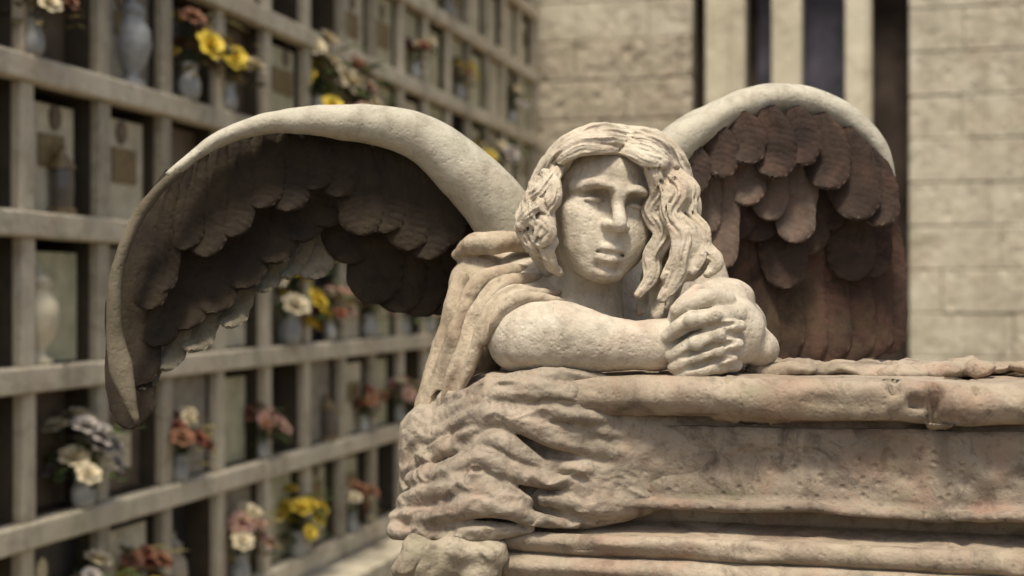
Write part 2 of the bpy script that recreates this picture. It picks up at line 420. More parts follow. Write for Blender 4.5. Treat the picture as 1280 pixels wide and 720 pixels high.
    c.ell(P(722, 412, 2.395), (0.055, 0.025, 0.022), 0.02)
    c.ell(P(800, 420, 2.375), (0.014, 0.010, 0.012), 0.012)
    # hand of that arm (palm), behind the other
    c.chain([wr, P(850, 428, 2.41), P(880, 424, 2.42)], [0.042, 0.044, 0.036], 0.015)
    # --- her left arm (right in view): forearm comes out of the shadow towards the lens
    c.chain([P(872, 384, 2.86), P(905, 408, 2.74), P(918, 408, 2.54), P(914, 408, 2.44)], [0.075, 0.060, 0.056, 0.050], 0.02)
    c.ell(P(918, 416, 2.41), (0.050, 0.040, 0.058), 0.02)
    c.ell(P(948, 436, 2.45), (0.036, 0.04, 0.034), 0.02)
    c.ell(P(905, 370, 2.46), (0.052, 0.045, 0.032), 0.018)
    # interlaced fingers: her left hand's fingers point left...
    kf = 0.0022
    for (a, b_, m, t, r) in (
        ((922, 394), (893, 396), (862, 402), (834, 421), 0.0175),
        ((924, 418), (898, 420), (868, 430), (840, 446), 0.0170),
        ((922, 440), (896, 441), (868, 448), (842, 460), 0.0160),
        ((918, 456), (894, 458), (872, 464), (848, 470), 0.0135)):
        c.chain([P(*a, 2.385), P(*b_, 2.352), P(*m, 2.345), P(*t, 2.362)], [r, r * 1.02, r * 1.10, r * 0.90, r * 0.86, r * 1.0, r * 0.84, r * 0.80, r * 0.66], kf, n=22)
    # ...and her right hand's fingers show between them, pointing right
    for (a, m, t, r) in (
        ((866, 414), (896, 409), (926, 407), 0.0145),
        ((868, 434), (896, 431), (922, 430), 0.0145),
        ((870, 454), (896, 450), (916, 449), 0.0130)):
        c.chain([P(*a, 2.38), P(*m, 2.347), P(*t, 2.352)], [r, r * .9, r * 1.02, r * .86, r * 0.7], kf, n=16)
    # thumbs and the bent index over the top
    c.chain([P(906, 378, 2.40), P(884, 374, 2.375), P(866, 378, 2.365), P(846, 388, 2.37)], [0.020, 0.0175, 0.0165, 0.0125], kf)
    c.chain([P(846, 410, 2.40), P(852, 386, 2.385), P(872, 364, 2.40)], [0.020, 0.0165, 0.013], kf)
    for (x, y, d) in ((893, 394, 2.338), (897, 419, 2.336), (896, 440, 2.338), (864, 400, 2.332), (870, 429, 2.332)):
        c.ell(P(x, y, d), (0.013, 0.010, 0.013), 0.004)                                          # knuckles
    # cut lines between the fingers
    for pts in (((836, 430), (862, 414), (892, 408), (918, 405)), ((840, 453), (866, 440), (894, 432), (920, 428)), ((846, 466), (870, 457), (894, 450), (916, 447)), ((848, 398), (868, 390), (892, 384), (916, 383))):
        c.chain([P(*q, 2.338) for q in pts], [0.004, 0.0075, 0.007, 0.003], 0.002, True)
    v, f = c.mesh()
    v = v + 0.0012 * np.stack([fbm(v, 0.03, 3, 5), fbm(v, 0.03, 3, 9), fbm(v, 0.03, 3, 13)], 1)
    return mesh_obj('body', v, f, M['flesh'], statue)

def lock(c, pts, rad, strands=4, seed=0, k=0.005, twist=1.5):
    """one wavy tress: a core with fine strands wound along it"""
    pts = np.asarray(pts, float)
    n = (len(pts) - 1) * 6 + 1
    cen = catmull(pts, n)
    rr = np.interp(np.linspace(0, 1, n), np.linspace(0, 1, len(rad)), rad)
    c.chain(cen, rr * 0.84, 0.009, n=n)
    tan = np.gradient(cen, axis=0); tan /= np.linalg.norm(tan, axis=1)[:, None] + 1e-9
    ref = np.array([0.0, -1.0, 0.15])
    a = np.cross(tan, ref); a /= np.linalg.norm(a, axis=1)[:, None] + 1e-9
    b = np.cross(a, tan)
    r_ = random.Random(seed)
    for j in range(strands):
        ph = 2 * math.pi * j / strands + r_.uniform(-.3, .3)
        u = np.linspace(0, 1, n)
        an = ph + twist * u * math.pi * r_.uniform(.7, 1.2)
        off = (np.cos(an)[:, None] * a + np.sin(an)[:, None] * b) * (rr * (0.62 if strands < 6 else 0.72))[:, None]
        c.chain(cen + off, np.maximum(rr * (0.44 if strands < 6 else 0.33), 0.003), 0.0018, n=n)
    front = np.where(b[:, 1:2] < 0, b, -b)
    for o in (-0.55, -0.05, 0.5):
        wv = 0.12 * np.sin(np.linspace(0, 9, n) + seed)[:, None]
        c.chain((cen + a * (rr[:, None] * (o + wv)) + front * (rr * (1.0 - 0.3 * abs(o)))[:, None])[1:-2], 0.0028, 0.0025, True, n=n - 3)

def build_hair():
    c = Clay((0.0, 2.38, 1.80), (0.405, 2.86, 2.20), 0.0021)
    s = HS
    c.ell(H(0, -0.032, 0.012), np.array((0.082, 0.096, 0.084)) * s, 0.01, False, HA)
    c.ell(H(0.0, -0.055, -0.025), np.array((0.084, 0.075, 0.09)) * s, 0.03, False, HA)
    # keep the face clear
    c.ell(H(0, 0.075, -0.050), np.array((0.068, 0.085, 0.105)) * s, 0.012, True, HA)
    L_ = lambda pts, rad, st=6, seed=0, tw=1.0: lock(c, [P(*p) for p in pts], rad, st, seed, 0.004, tw)
    # crown, swept left from the parting
    L_([(786, 173, 2.552), (752, 167, 2.512), (720, 179, 2.502), (698, 203, 2.522), (684, 233, 2.552)], [.014, .020, .022, .021, .016], 7, 1)
    L_([(788, 181, 2.532), (758, 177, 2.492), (721, 181, 2.477), (697, 198, 2.487), (683, 216, 2.512)], [.012, .017, .019, .017, .010], 7, 2)
    L_([(780, 188, 2.513), (757, 186, 2.483), (728, 186, 2.468), (706, 195, 2.473), (690, 205, 2.498)], [.008, .011, .013, .012, .008], 6, 3)
    L_([(782, 168, 2.58), (744, 168, 2.55), (710, 182, 2.55), (688, 208, 2.56), (672, 242, 2.58)], [.014, .018, .020, .020, .018], 7, 4)
    L_([(786, 166, 2.64), (748, 166, 2.61), (712, 182, 2.61), (686, 208, 2.62), (668, 244, 2.63)], [.014, .018, .020, .020, .018], 7, 41)
    # crown, swept right
    L_([(784, 171, 2.550), (806, 173, 2.530), (826, 187, 2.530), (842, 211, 2.550)], [.013, .019, .020, .016], 7, 5)
    L_([(786, 182, 2.521), (804, 186, 2.491), (824, 197, 2.486), (847, 208, 2.506)], [.012, .016, .017, .005], 7, 6)
    L_([(776, 187, 2.511), (792, 193, 2.481), (810, 201, 2.471), (830, 205, 2.481)], [.008, .012, .013, .009], 6, 7)
    L_([(786, 166, 2.60), (816, 174, 2.59), (842, 200, 2.59), (858, 238, 2.60)], [.014, .020, .022, .020], 7, 8)
    L_([(806, 196, 2.50), (816, 214, 2.485), (822, 238, 2.49), (818, 262, 2.51)], [.012, .015, .014, .010], 6, 9)
    L_([(800, 190, 2.56), (818, 214, 2.55), (824, 246, 2.56)], [.022, .024, .018], 6, 10)
    # curls on the left of the face
    L_([(680, 216, 2.475), (692, 230, 2.455), (690, 250, 2.45), (676, 262, 2.455), (660, 270, 2.465), (650, 284, 2.475)], [.009, .013, .016, .016, .014, .009], 6, 11, 1.6)
    L_([(672, 230, 2.52), (669, 246, 2.49), (665, 264, 2.475), (675, 282, 2.465), (678, 298, 2.47)], [.016, .019, .020, .018, .010], 6, 12, 1.6)
    L_([(682, 258, 2.465), (684, 278, 2.455), (676, 298, 2.46), (680, 320, 2.49)], [.011, .015, .015, .008], 6, 13, 1.6)
    L_([(669, 266, 2.50), (665, 290, 2.485), (671, 310, 2.485), (678, 320, 2.50)], [.018, .020, .018, .010], 6, 14, 1.6)
    L_([(667, 250, 2.56), (663, 280, 2.55), (671, 308, 2.55), (684, 336, 2.57)], [.020, .024, .022, .016], 6, 15, 1.6)
    L_([(662, 246, 2.475), (676, 250, 2.455), (680, 264, 2.45), (670, 276, 2.455)], [.007, .010, .010, .006], 5, 16, 1.6)
    L_([(700, 206, 2.50), (690, 224, 2.47), (676, 240, 2.465), (662, 250, 2.48)], [.010, .014, .015, .010], 6, 17, 1.6)
    L_([(668, 270, 2.468), (682, 276, 2.448), (688, 290, 2.448), (678, 302, 2.455), (668, 298, 2.47)], [.008, .011, .012, .011, .006], 6, 18, 1.6)
    L_([(692, 300, 2.475), (684, 314, 2.465), (690, 330, 2.475), (700, 342, 2.50)], [.010, .013, .012, .006], 6, 19, 1.6)
    L_([(656, 256, 2.50), (652, 276, 2.49), (658, 296, 2.485), (672, 312, 2.485)], [.010, .014, .014, .009], 6, 20, 1.6)
    # long tresses on the right
    L_([(842, 222, 2.480), (834, 246, 2.474), (836, 270, 2.470), (846, 294, 2.466), (845, 320, 2.462), (830, 348, 2.465)], [.006, .011, .012, .012, .011, .006], 6, 27, 1.4)
    L_([(850, 228, 2.515), (862, 252, 2.500), (860, 276, 2.486), (872, 298, 2.474), (876, 320, 2.462), (864, 340, 2.458)], [.008, .013, .013, .013, .012, .006], 6, 28, 1.4)
    L_([(816, 214, 2.50), (828, 238, 2.492), (815, 264, 2.505), (830, 292, 2.498), (816, 320, 2.505), (814, 346, 2.50), (797, 370, 2.49)], [.010, .016, .018, .020, .018, .015, .006], 7, 21)
    L_([(832, 216, 2.50), (850, 242, 2.485), (838, 268, 2.485), (858, 296, 2.472), (852, 322, 2.468), (846, 346, 2.47), (826, 374, 2.465)], [.014, .020, .021, .023, .022, .018, .008], 7, 22)
    L_([(842, 214, 2.54), (862, 238, 2.515), (852, 264, 2.512), (874, 288, 2.485), (878, 310, 2.478), (896, 328, 2.465), (884, 344, 2.46)], [.013, .019, .020, .020, .017, .013, .007], 6, 23)
    L_([(848, 226, 2.57), (866, 250, 2.555), (866, 276, 2.545), (864, 302, 2.52), (872, 328, 2.50), (862, 346, 2.48)], [.012, .014, .012, .018, .018, .010], 6, 24)
    L_([(842, 250, 2.58), (846, 290, 2.56), (840, 330, 2.55), (830, 366, 2.54), (822, 394, 2.52)], [.028, .030, .030, .026, .016], 6, 25)
    L_([(826, 246, 2.60), (824, 280, 2.61), (818, 320, 2.61), (808, 360, 2.60), (800, 390, 2.58)], [.014, .016, .016, .014, .010], 6, 26)
    v, f = c.mesh()
    v = v + 0.0012 * np.stack([fbm(v, 0.02, 3, 25), fbm(v, 0.02, 3, 29), fbm(v, 0.02, 3, 33)], 1)
    return mesh_obj('hair', v, f, M['hair'], statue)

def build_robe():
    c = Clay((-0.19, 2.32, 1.52), (0.15, 2.98, 2.00), 0.003)
    K = 0.012
    Q = lambda pts, rad, k=K, sub=False: c.chain([P(*p) for p in pts], rad, k, sub)
    # shoulder and back under cloth
    c.ell(P(612, 352, 2.72), (0.075, 0.09, 0.060), 0.02)
    c.cap(P(600, 372, 2.70), P(566, 500, 2.66), 0.055, 0.060, 0.03)
    c.cap(P(590, 420, 2.68), P(548, 540, 2.62), 0.055, 0.055, 0.03)
    # rolled edge on top of the shoulder
    Q([(572, 318, 2.70), (592, 306, 2.66), (622, 303, 2.63), (652, 304, 2.65)], [.012, .020, .022, .018])
    # folds fanning down from the shoulder over the upper arm
    Q([(680, 336, 2.67), (636, 340, 2.565), (602, 352, 2.545), (582, 384, 2.535), (566, 430, 2.525), (552, 480, 2.540), (536, 540, 2.530)], [.004, .016, .020, .018, .018, .020, .016])
    Q([(694, 350, 2.63), (652, 350, 2.530), (622, 360, 2.505), (598, 388, 2.495), (582, 430, 2.490), (566, 478, 2.490), (550, 530, 2.520)], [.004, .013, .018, .016, .016, .018, .014])
    Q([(704, 364, 2.56), (676, 366, 2.475), (644, 366, 2.460), (618, 384, 2.455), (602, 412, 2.460), (588, 450, 2.465), (572, 492, 2.475)], [.003, .010, .015, .016, .014, .014, .010])
    Q([(704, 376, 2.50), (690, 374, 2.445), (660, 372, 2.430), (632, 384, 2.425), (614, 404, 2.430), (606, 424, 2.445)], [.003, .008, .012, .013, .012, .008])
    Q([(576, 350, 2.595), (566, 384, 2.565), (552, 426, 2.570), (540, 470, 2.560), (529, 515, 2.550)], [.016, .016, .014, .014, .012])
    Q([(574, 400, 2.555), (556, 452, 2.555), (542, 500, 2.550), (534, 548, 2.550)], [.010, .014, .014, .012])
    # carved valleys between them
    Q([(584, 372, 2.520), (572, 406, 2.495), (558, 450, 2.505), (544, 500, 2.505), (534, 540, 2.510)], [.005, .011, .012, .011, .006], 0.008, True)
    Q([(622, 351, 2.495), (600, 368, 2.480), (590, 400, 2.470), (574, 450, 2.460), (556, 510, 2.485)], [.004, .009, .011, .012, .008], 0.008, True)
    Q([(652, 358, 2.450), (624, 371, 2.440), (607, 396, 2.430), (594, 430, 2.430), (578, 474, 2.435)], [.004, .008, .011, .012, .008], 0.007, True)
    Q([(676, 374, 2.417), (650, 382, 2.410), (628, 396, 2.410), (612, 416, 2.415)], [.003, .006, .008, .006], 0.006, True)
    Q([(575, 362, 2.550), (566, 386, 2.530), (560, 398, 2.530)], [.010, .013, .006], 0.006, True)
    Q([(556, 470, 2.540), (546, 500, 2.525), (540, 520, 2.520)], [.004, .008, .004], 0.006, True)
    # inner lining of the open sleeve, far behind the arm
    c.cap(P(612, 420, 2.66), P(596, 490, 2.66), 0.035, 0.03, 0.02)
    v, f = c.mesh()
    v = v + 0.0025 * np.stack([fbm(v, 0.04, 4, 45), fbm(v, 0.04, 4, 49), fbm(v, 0.04, 4, 53)], 1)
    return mesh_obj('robe', v, f, M['robe'], statue)

def build_drapery():
    """heavy cloth gathered over the tomb's left end"""
    c = Clay((-0.26, 2.22, 1.36), (0.36, 2.92, 1.76), 0.003)
    A = np.array([E, DD, UP])
    c.rbox(P(602, 588, 2.62) + DD * 0.02, (0.125, 0.17, 0.13), 0.06, 0.02, A=A)
    c.ell(P(650, 498, 2.54), (0.14, 0.13, 0.052), 0.04, A=A)
    c.ell(P(690, 490, 2.435), (0.12, 0.045, 0.03), 0.03, A=A)
    c.ell(P(664, 590, 2.47), (0.17, 0.06, 0.115), 0.05, A=A)
    c.ell(P(760, 560, 2.438), (0.20, 0.055, 0.095), 0.05, A=A)
    c.ell(P(700, 625, 2.44), (0.16, 0.05, 0.04), 0.04, A=A)
    def Q(pts, rad, k=0.010, sub=False): c.chain([P(*p) for p in pts], rad, k, sub)
    # folds sweep up from the lower left and run out to the right along the slab
    Q([(560, 506, 2.52), (610, 486, 2.44), (670, 474, 2.40), (720, 472, 2.39), (756, 476, 2.40)], [.014, .020, .018, .016, .010])
    Q([(556, 524, 2.50), (604, 504, 2.43), (660, 490, 2.39), (716, 494, 2.375), (790, 506, 2.40)], [.016, .020, .018, .020, .010])
    Q([(640, 512, 2.40), (690, 516, 2.38), (740, 522, 2.375), (810, 528, 2.41)], [.012, .015, .014, .006])
    Q([(548, 548, 2.49), (590, 524, 2.42), (636, 522, 2.39), (690, 546, 2.375), (740, 558, 2.385), (820, 572, 2.43)], [.014, .018, .020, .018, .014, .006])
    Q([(530, 572, 2.48), (576, 552, 2.42), (622, 548, 2.385), (652, 566, 2.375), (680, 580, 2.38)], [.016, .019, .018, .016, .008])
    Q([(518, 600, 2.48), (560, 588, 2.42), (604, 574, 2.38), (640, 590, 2.375), (690, 602, 2.375), (770, 612, 2.42)], [.016, .020, .018, .018, .014, .006])
    Q([(506, 628, 2.48), (548, 616, 2.42), (590, 606, 2.38), (624, 612, 2.37), (660, 628, 2.37)], [.016, .022, .022, .020, .010])
    Q([(498, 648, 2.48), (540, 648, 2.41), (590, 632, 2.37), (632, 634, 2.36), (664, 648, 2.37), (720, 656, 2.39)], [.016, .018, .022, .020, .014, .008])
    Q([(496, 664, 2.47), (556, 665, 2.40), (612, 664, 2.375), (664, 662, 2.385)], [.016, .020, .018, .008])
    Q([(700, 536, 2.385), (760, 540, 2.385), (820, 548, 2.405), (880, 556, 2.41)], [.010, .013, .012, .005])
    Q([(690, 580, 2.38), (750, 588, 2.385), (810, 592, 2.405), (890, 590, 2.405)], [.010, .015, .013, .005])
    Q([(680, 626, 2.375), (740, 632, 2.39), (810, 630, 2.41), (890, 626, 2.415)], [.010, .013, .012, .006])
    Q([(720, 560, 2.38), (770, 566, 2.385), (830, 572, 2.41)], [.008, .013, .006])
    # undercuts
    Q([(600, 520, 2.375), (640, 528, 2.345), (690, 552, 2.335), (730, 572, 2.35)], [.004, .008, .008, .004], 0.008, True)
    Q([(560, 572, 2.395), (600, 562, 2.352), (640, 576, 2.345)], [.004, .008, .005], 0.008, True)
    Q([(530, 604, 2.43), (580, 596, 2.355), (640, 606, 2.343), (690, 616, 2.350), (720, 620, 2.37)], [.004, .010, .010, .008, .003], 0.008, True)
    Q([(540, 634, 2.40), (580, 618, 2.350), (610, 622, 2.345)], [.007, .010, .005], 0.008, True)
    Q([(680, 502, 2.365), (740, 510, 2.355), (800, 516, 2.375)], [.004, .008, .004], 0.006, True)
    v, f = c.mesh()
    # crumpled, slashed relief that follows the sweep of the cloth
    px = 640 + v[:, 0] / v[:, 1] * F
    t = np.clip((px - 640) / 60, -6, 6)
    h = np.where(px < 640, 0.26 * (px - 640), -0.16 * (px - 640)) / 684 * (1 - np.exp(-np.abs(t)))
    q = v[:, 2] - h
    warp = np.stack([v[:, 0] / 0.26, v[:, 1] / 0.16, q / 0.045], 1)
    wob = np.stack([fbm(v, 0.06, 2, 101), fbm(v, 0.06, 2, 103), fbm(v, 0.06, 2, 107)], 1)
    r1 = 1 - np.abs(fbm(warp + 0.7 * wob, 1.0, 2, 111)); r2 = 1 - np.abs(fbm(warp * 2.1 + 0.9 * wob, 1.0, 2, 117))
    r3 = fbm(v, 0.022, 4, 121)
    d = (0.003 + 0.013 * (r1 - 0.7) + 0.004 * (r2 - 0.7) + 0.0022 * r3) * np.clip((880 - px) / 150, 0.12, 1)
    v = v - DD * d[:, None] + UP * (d * 0.35)[:, None]
    return mesh_obj('drapery', v, f, M['drape'], statue)

def build_rock():
    """rough block under the gathered cloth"""
    c = Clay((-0.34, 2.20, 0.90), (0.06, 2.95, 1.50), 0.005)
    A = np.array([E, DD, UP])
    base = P(562, 700, 2.40)
    for (dx, dz, w, h, o) in ((0.0, -0.02, .092, .052, 0.0), (-0.005, -0.13, .105, .055, .02), (0, -0.25, .11, .06, .01), (0, -0.40, .12, .09, .03)):
        c.rbox(base + E * dx + UP * dz + DD * (0.24 - o), (w, .22, h), 0.035, 0.012, A=A)
    for (x, y, r) in ((516, 688, .030), (512, 706, .03), (530, 690, .03), (570, 684, .038), (606, 690, .036), (600, 716, .034), (548, 712, .036)):
        c.ell(P(x, y, 2.37), (r, r, r * .8), 0.02)
    v, f = c.mesh()
    v = v + 0.012 * np.stack([fbm(v, 0.055, 5, 85), fbm(v, 0.07, 5, 89), fbm(v, 0.07, 5, 93)], 1)
    o = mesh_obj('rock_base', v, f, M['rock'], statue)
    return o

def build_pedestal():
    """plain block down to the ground, under the angel and behind the tomb's end"""
    cx = P(600, 600, 2.62)
    vs, fs = boxmesh(0.16, 0.20, 0.0, 1.05)
    vs = [cx * np.array([1, 1, 0]) + E * x + DD * y + UP * z for x, y, z in vs]
    return mesh_obj('pedestal', vs, fs, M['rock'], statue, smooth=False)

def boxmesh(hx, hy, z0, z1):
    v = [(-hx, -hy, z0), (hx, -hy, z0), (hx, hy, z0), (-hx, hy, z0), (-hx, -hy, z1), (hx, -hy, z1), (hx, hy, z1), (-hx, hy, z1)]
    return v, [(3, 2, 1, 0), (4, 5, 6, 7), (0, 1, 5, 4), (1, 2, 6, 5), (2, 3, 7, 6), (3, 0, 4, 7)]

# ---- wings
def sweep(path, radx, rady, n=60, m=20, normal=(0, -1, 0), seed=0, noise_amp=0.003):
    path = catmull(path, n)
    u = np.linspace(0, 1, n)
    ra = np.interp(u, np.linspace(0, 1, len(radx)), radx); rb = np.interp(u, np.linspace(0, 1, len(rady)), rady)
    tan = np.gradient(path, axis=0); tan /= np.linalg.norm(tan, axis=1)[:, None]
    nr = np.array(normal, float)
    a = np.cross(tan, nr); a /= np.linalg.norm(a, axis=1)[:, None]; b = np.cross(a, tan)
    th = np.linspace(0, 2 * math.pi, m, endpoint=False)
    v = path[:, None, :] + ra[:, None, None] * np.cos(th)[None, :, None] * a[:, None, :] + rb[:, None, None] * np.sin(th)[None, :, None] * b[:, None, :]
    v = v.reshape(-1, 3)
    v = v + noise_amp * np.stack([fbm(v, 0.08, 4, seed), fbm(v, 0.08, 4, seed + 4), fbm(v, 0.08, 4, seed + 8)], 1)
    f = []
    for i in range(n - 1):
        for j in range(m):
            k = (j + 1) % m
            f.append((i * m + j, i * m + k, (i + 1) * m + k, (i + 1) * m + j))
    f.append(tuple(range(m))[::-1]); f.append(tuple((n - 1) * m + j for j in range(m)))
    return v, f

def feather_mesh(root, tip, width, bow=(0, 0, 0), curl=0.02, th=0.011, seed=0, tip_lit=1.0, nu=54, nv=15, side=0.0):
    root = np.asarray(root); tip = np.asarray(tip); bow = np.asarray(bow, float)
    u = 1 - (1 - np.linspace(0, 1, nu)) ** 1.25
    spine = root + (tip - root) * u[:, None] + bow * (4 * u * (1 - u))[:, None]
    spine[:, 1] -= curl * np.clip((u - 0.55) / 0.45, 0, 1) ** 2      # tip curls towards the front
    tan = np.gradient(spine, axis=0); tan /= np.linalg.norm(tan, axis=1)[:, None]
    nr = np.array([side, -1.0, 0.25])
    a = np.cross(tan, nr); a /= np.linalg.norm(a, axis=1)[:, None]; b = np.cross(a, tan)
    w = width * 0.5 * (0.30 + 0.70 * np.sin(np.clip(u / 0.5, 0, 1) * math.pi / 2))
    t0 = 1 - 0.55 * width / np.linalg.norm(tip - root)                 # rounded end about as long as the blade is wide
    t0 = max(0.45, t0)
    w = w * np.sqrt(np.clip(1 - np.clip((u - t0) / (1.004 - t0), 0, 1) ** 2.0, 0.0, 1))
    vs = []; tip_light = []
    s = np.linspace(-1, 1, nv)
    r_ = random.Random(seed)
    ph = r_.uniform(0, 6)
    barbn = 2 * math.pi * min(14.0, np.linalg.norm(tip - root) / 0.013)
    for sgn in (1, -1):
        for i in range(nu):
            for x in s:
                edge = math.sqrt(max(0.0, 1 - abs(x) ** 2.6))
                camber = 0.035 * width * (1 - x * x)
                shaft = 0.0042 * math.exp(-(x / 0.09) ** 2) * (1 - 0.8 * u[i]) if sgn > 0 else 0
                barb = 0.00045 * math.sin(barbn * u[i] - 6.5 * abs(x) + ph) * (1 if abs(x) > .1 else 0) if sgn > 0 else 0
                vs.append(spine[i] + a[i] * w[i] * x * (1 + 0.03 * math.sin(23 * u[i] + ph + x)) + b[i] * (camber + sgn * th * 0.5 * edge + shaft + barb))
                tip_light.append(tip_lit * max(0.0, (u[i] - 0.55) / 0.45) ** 1.6 * (0.75 + 0.25 * math.sin(ph + 5 * x)) + 0.06 * abs(x))  # tip lightening: light on the curled end, stored per vertex
    fs = []
    o = nu * nv
    for i in range(nu - 1):
        for j in range(nv - 1):
            q = (i * nv + j, i * nv + j + 1, (i + 1) * nv + j + 1, (i + 1) * nv + j)
            fs.append(q[::-1]); fs.append(tuple(o + k for k in q))
    rim = [i * nv for i in range(nu)] + [(nu - 1) * nv + j for j in range(1, nv)] + [i * nv + nv - 1 for i in range(nu - 2, -1, -1)] + [j for j in range(nv - 2, 0, -1)]
    for i in range(len(rim)):
        p, q = rim[i], rim[(i + 1) % len(rim)]
        fs.append((p, q, o + q, o + p))
    return np.array(vs), fs, tip_light

def feather(wing, root, tip, wpx, d0, d1, mat, bow=0.0, curl=0.02, seed=0, tip_light=1.0, th=0.009, side=0.0):
    """root, tip: where it grows and where it ends; wpx: its width in px of the photo"""
    r = P(root[0], root[1], d0); t = P(tip[0], tip[1], d1)
    v, f, w = feather_mesh(r, t, wpx / F * (d0 + d1) / 2, (bow / F * d0, 0, 0), curl, th, seed, tip_light, side=side)
    v = v + 0.0016 * np.stack([fbm(v, 0.03, 3, seed + 1), fbm(v, 0.03, 3, seed + 5), fbm(v, 0.03, 3, seed + 8)], 1)
    return mesh_obj('feather', v, f, mat, wing, attr=w)

def build_wings():
    # ---------------- her right wing, left in the picture
    w1 = empty('wing', P(640, 300, 2.74) - ROOT); w1.parent = statue
    v, f = sweep([P(655, 312, 2.78), P(622, 262, 2.75), P(578, 213, 2.72), P(528, 174, 2.70), P(470, 157, 2.68), P(410, 151, 2.665), P(352, 151, 2.65), P(300, 164, 2.635), P(250, 190, 2.62), P(212, 220, 2.60)],
                 [.068, .062, .056, .046, .038, .031, .022, .016, .012, .008], [.060, .055, .050, .045, .042, .036, .028, .022, .018, .012], n=90, m=24, seed=3, noise_amp=0.0030)
    mesh_obj('leading_edge', v, f, M['wing'], w1)
    # the long outer quill along the rim
    v, f = sweep([P(222, 214, 2.60), P(178, 262, 2.59), P(148, 330, 2.58), P(142, 400, 2.575), P(152, 460, 2.57), P(172, 528, 2.565)],
                 [.008, .011, .012, .014, .022, .006], [.010, .012, .014, .014, .012, .006], n=50, m=14, seed=13, noise_amp=0.003)
    mesh_obj('rim_quill', v, f, M['rim'], w1)
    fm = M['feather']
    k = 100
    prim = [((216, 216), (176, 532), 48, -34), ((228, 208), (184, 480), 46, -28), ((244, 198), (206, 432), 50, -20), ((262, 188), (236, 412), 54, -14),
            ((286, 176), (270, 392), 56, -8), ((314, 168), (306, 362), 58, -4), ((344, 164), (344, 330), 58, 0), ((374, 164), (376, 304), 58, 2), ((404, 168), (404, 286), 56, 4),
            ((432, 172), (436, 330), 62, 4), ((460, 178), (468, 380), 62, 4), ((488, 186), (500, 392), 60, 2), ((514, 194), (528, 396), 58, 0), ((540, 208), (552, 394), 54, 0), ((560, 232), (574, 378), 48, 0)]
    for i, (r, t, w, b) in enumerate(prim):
        lit_amt = 0.3
        feather(w1, r, t, w * 1.18, 2.70 + 0.006 * i, 2.70 + 0.010 * i, fm, b, 0.035 if i < 9 else 0.01, k + i, lit_amt)
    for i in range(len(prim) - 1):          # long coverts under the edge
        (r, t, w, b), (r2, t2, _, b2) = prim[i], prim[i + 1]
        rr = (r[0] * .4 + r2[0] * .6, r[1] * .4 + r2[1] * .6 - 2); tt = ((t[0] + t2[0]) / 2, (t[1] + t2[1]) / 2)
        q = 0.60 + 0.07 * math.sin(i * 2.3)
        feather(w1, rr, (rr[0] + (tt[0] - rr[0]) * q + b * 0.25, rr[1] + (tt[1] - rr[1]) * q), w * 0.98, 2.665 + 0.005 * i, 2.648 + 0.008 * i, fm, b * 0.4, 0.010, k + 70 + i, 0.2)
    # grey tips, coloured as if lit, that hang off the dark underside in a stair
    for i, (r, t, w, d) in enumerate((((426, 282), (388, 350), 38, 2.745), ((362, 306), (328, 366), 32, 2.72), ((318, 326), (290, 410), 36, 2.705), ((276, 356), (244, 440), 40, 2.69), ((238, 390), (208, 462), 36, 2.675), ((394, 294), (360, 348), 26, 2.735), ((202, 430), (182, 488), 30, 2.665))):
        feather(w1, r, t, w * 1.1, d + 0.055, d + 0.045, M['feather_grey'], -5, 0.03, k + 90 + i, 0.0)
    # ---------------- her left wing, right in the picture
    w2 = empty('wing', P(850, 320, 2.90) - ROOT); w2.parent = statue
    v, f = sweep([P(800, 250, 2.84), P(826, 202, 2.86), P(864, 166, 2.89), P(908, 141, 2.93), P(960, 126, 2.97), P(1010, 130, 3.00), P(1056, 150, 3.03), P(1090, 184, 3.05), P(1106, 226, 3.06), P(1106, 268, 3.06)],
                 [.050, .044, .036, .034, .036, .036, .034, .030, .024, .014], [.060, .056, .052, .050, .052, .050, .045, .038, .028, .014], n=80, m=24, seed=23, noise_amp=0.0030)
    mesh_obj('leading_edge', v, f, M['wing'], w2)
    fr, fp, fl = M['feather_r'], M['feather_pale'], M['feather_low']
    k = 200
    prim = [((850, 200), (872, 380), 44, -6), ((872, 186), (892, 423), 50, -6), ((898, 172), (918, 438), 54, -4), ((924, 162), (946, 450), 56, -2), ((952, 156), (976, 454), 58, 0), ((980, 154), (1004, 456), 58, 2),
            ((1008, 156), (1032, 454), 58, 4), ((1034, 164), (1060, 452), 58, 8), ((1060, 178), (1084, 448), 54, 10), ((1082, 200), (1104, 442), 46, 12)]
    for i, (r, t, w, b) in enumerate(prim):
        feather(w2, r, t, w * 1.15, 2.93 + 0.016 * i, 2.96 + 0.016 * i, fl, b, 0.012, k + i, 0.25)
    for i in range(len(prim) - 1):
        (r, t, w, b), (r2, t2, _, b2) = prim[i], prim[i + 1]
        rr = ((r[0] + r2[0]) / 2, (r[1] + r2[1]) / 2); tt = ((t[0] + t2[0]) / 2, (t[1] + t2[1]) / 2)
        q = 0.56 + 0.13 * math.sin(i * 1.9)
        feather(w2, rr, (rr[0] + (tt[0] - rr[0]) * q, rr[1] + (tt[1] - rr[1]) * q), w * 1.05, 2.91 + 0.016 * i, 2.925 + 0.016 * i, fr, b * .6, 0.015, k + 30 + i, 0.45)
    # the coverts in a lit, paler colour that hang clear of the arch
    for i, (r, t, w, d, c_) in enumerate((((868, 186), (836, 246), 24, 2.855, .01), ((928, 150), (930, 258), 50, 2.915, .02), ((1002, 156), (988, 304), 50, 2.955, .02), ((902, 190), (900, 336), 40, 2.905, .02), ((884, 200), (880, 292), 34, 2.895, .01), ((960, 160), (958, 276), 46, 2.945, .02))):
        feather(w2, r, t, w, d, d, fp, 4, c_, k + 60 + i, 0.8)
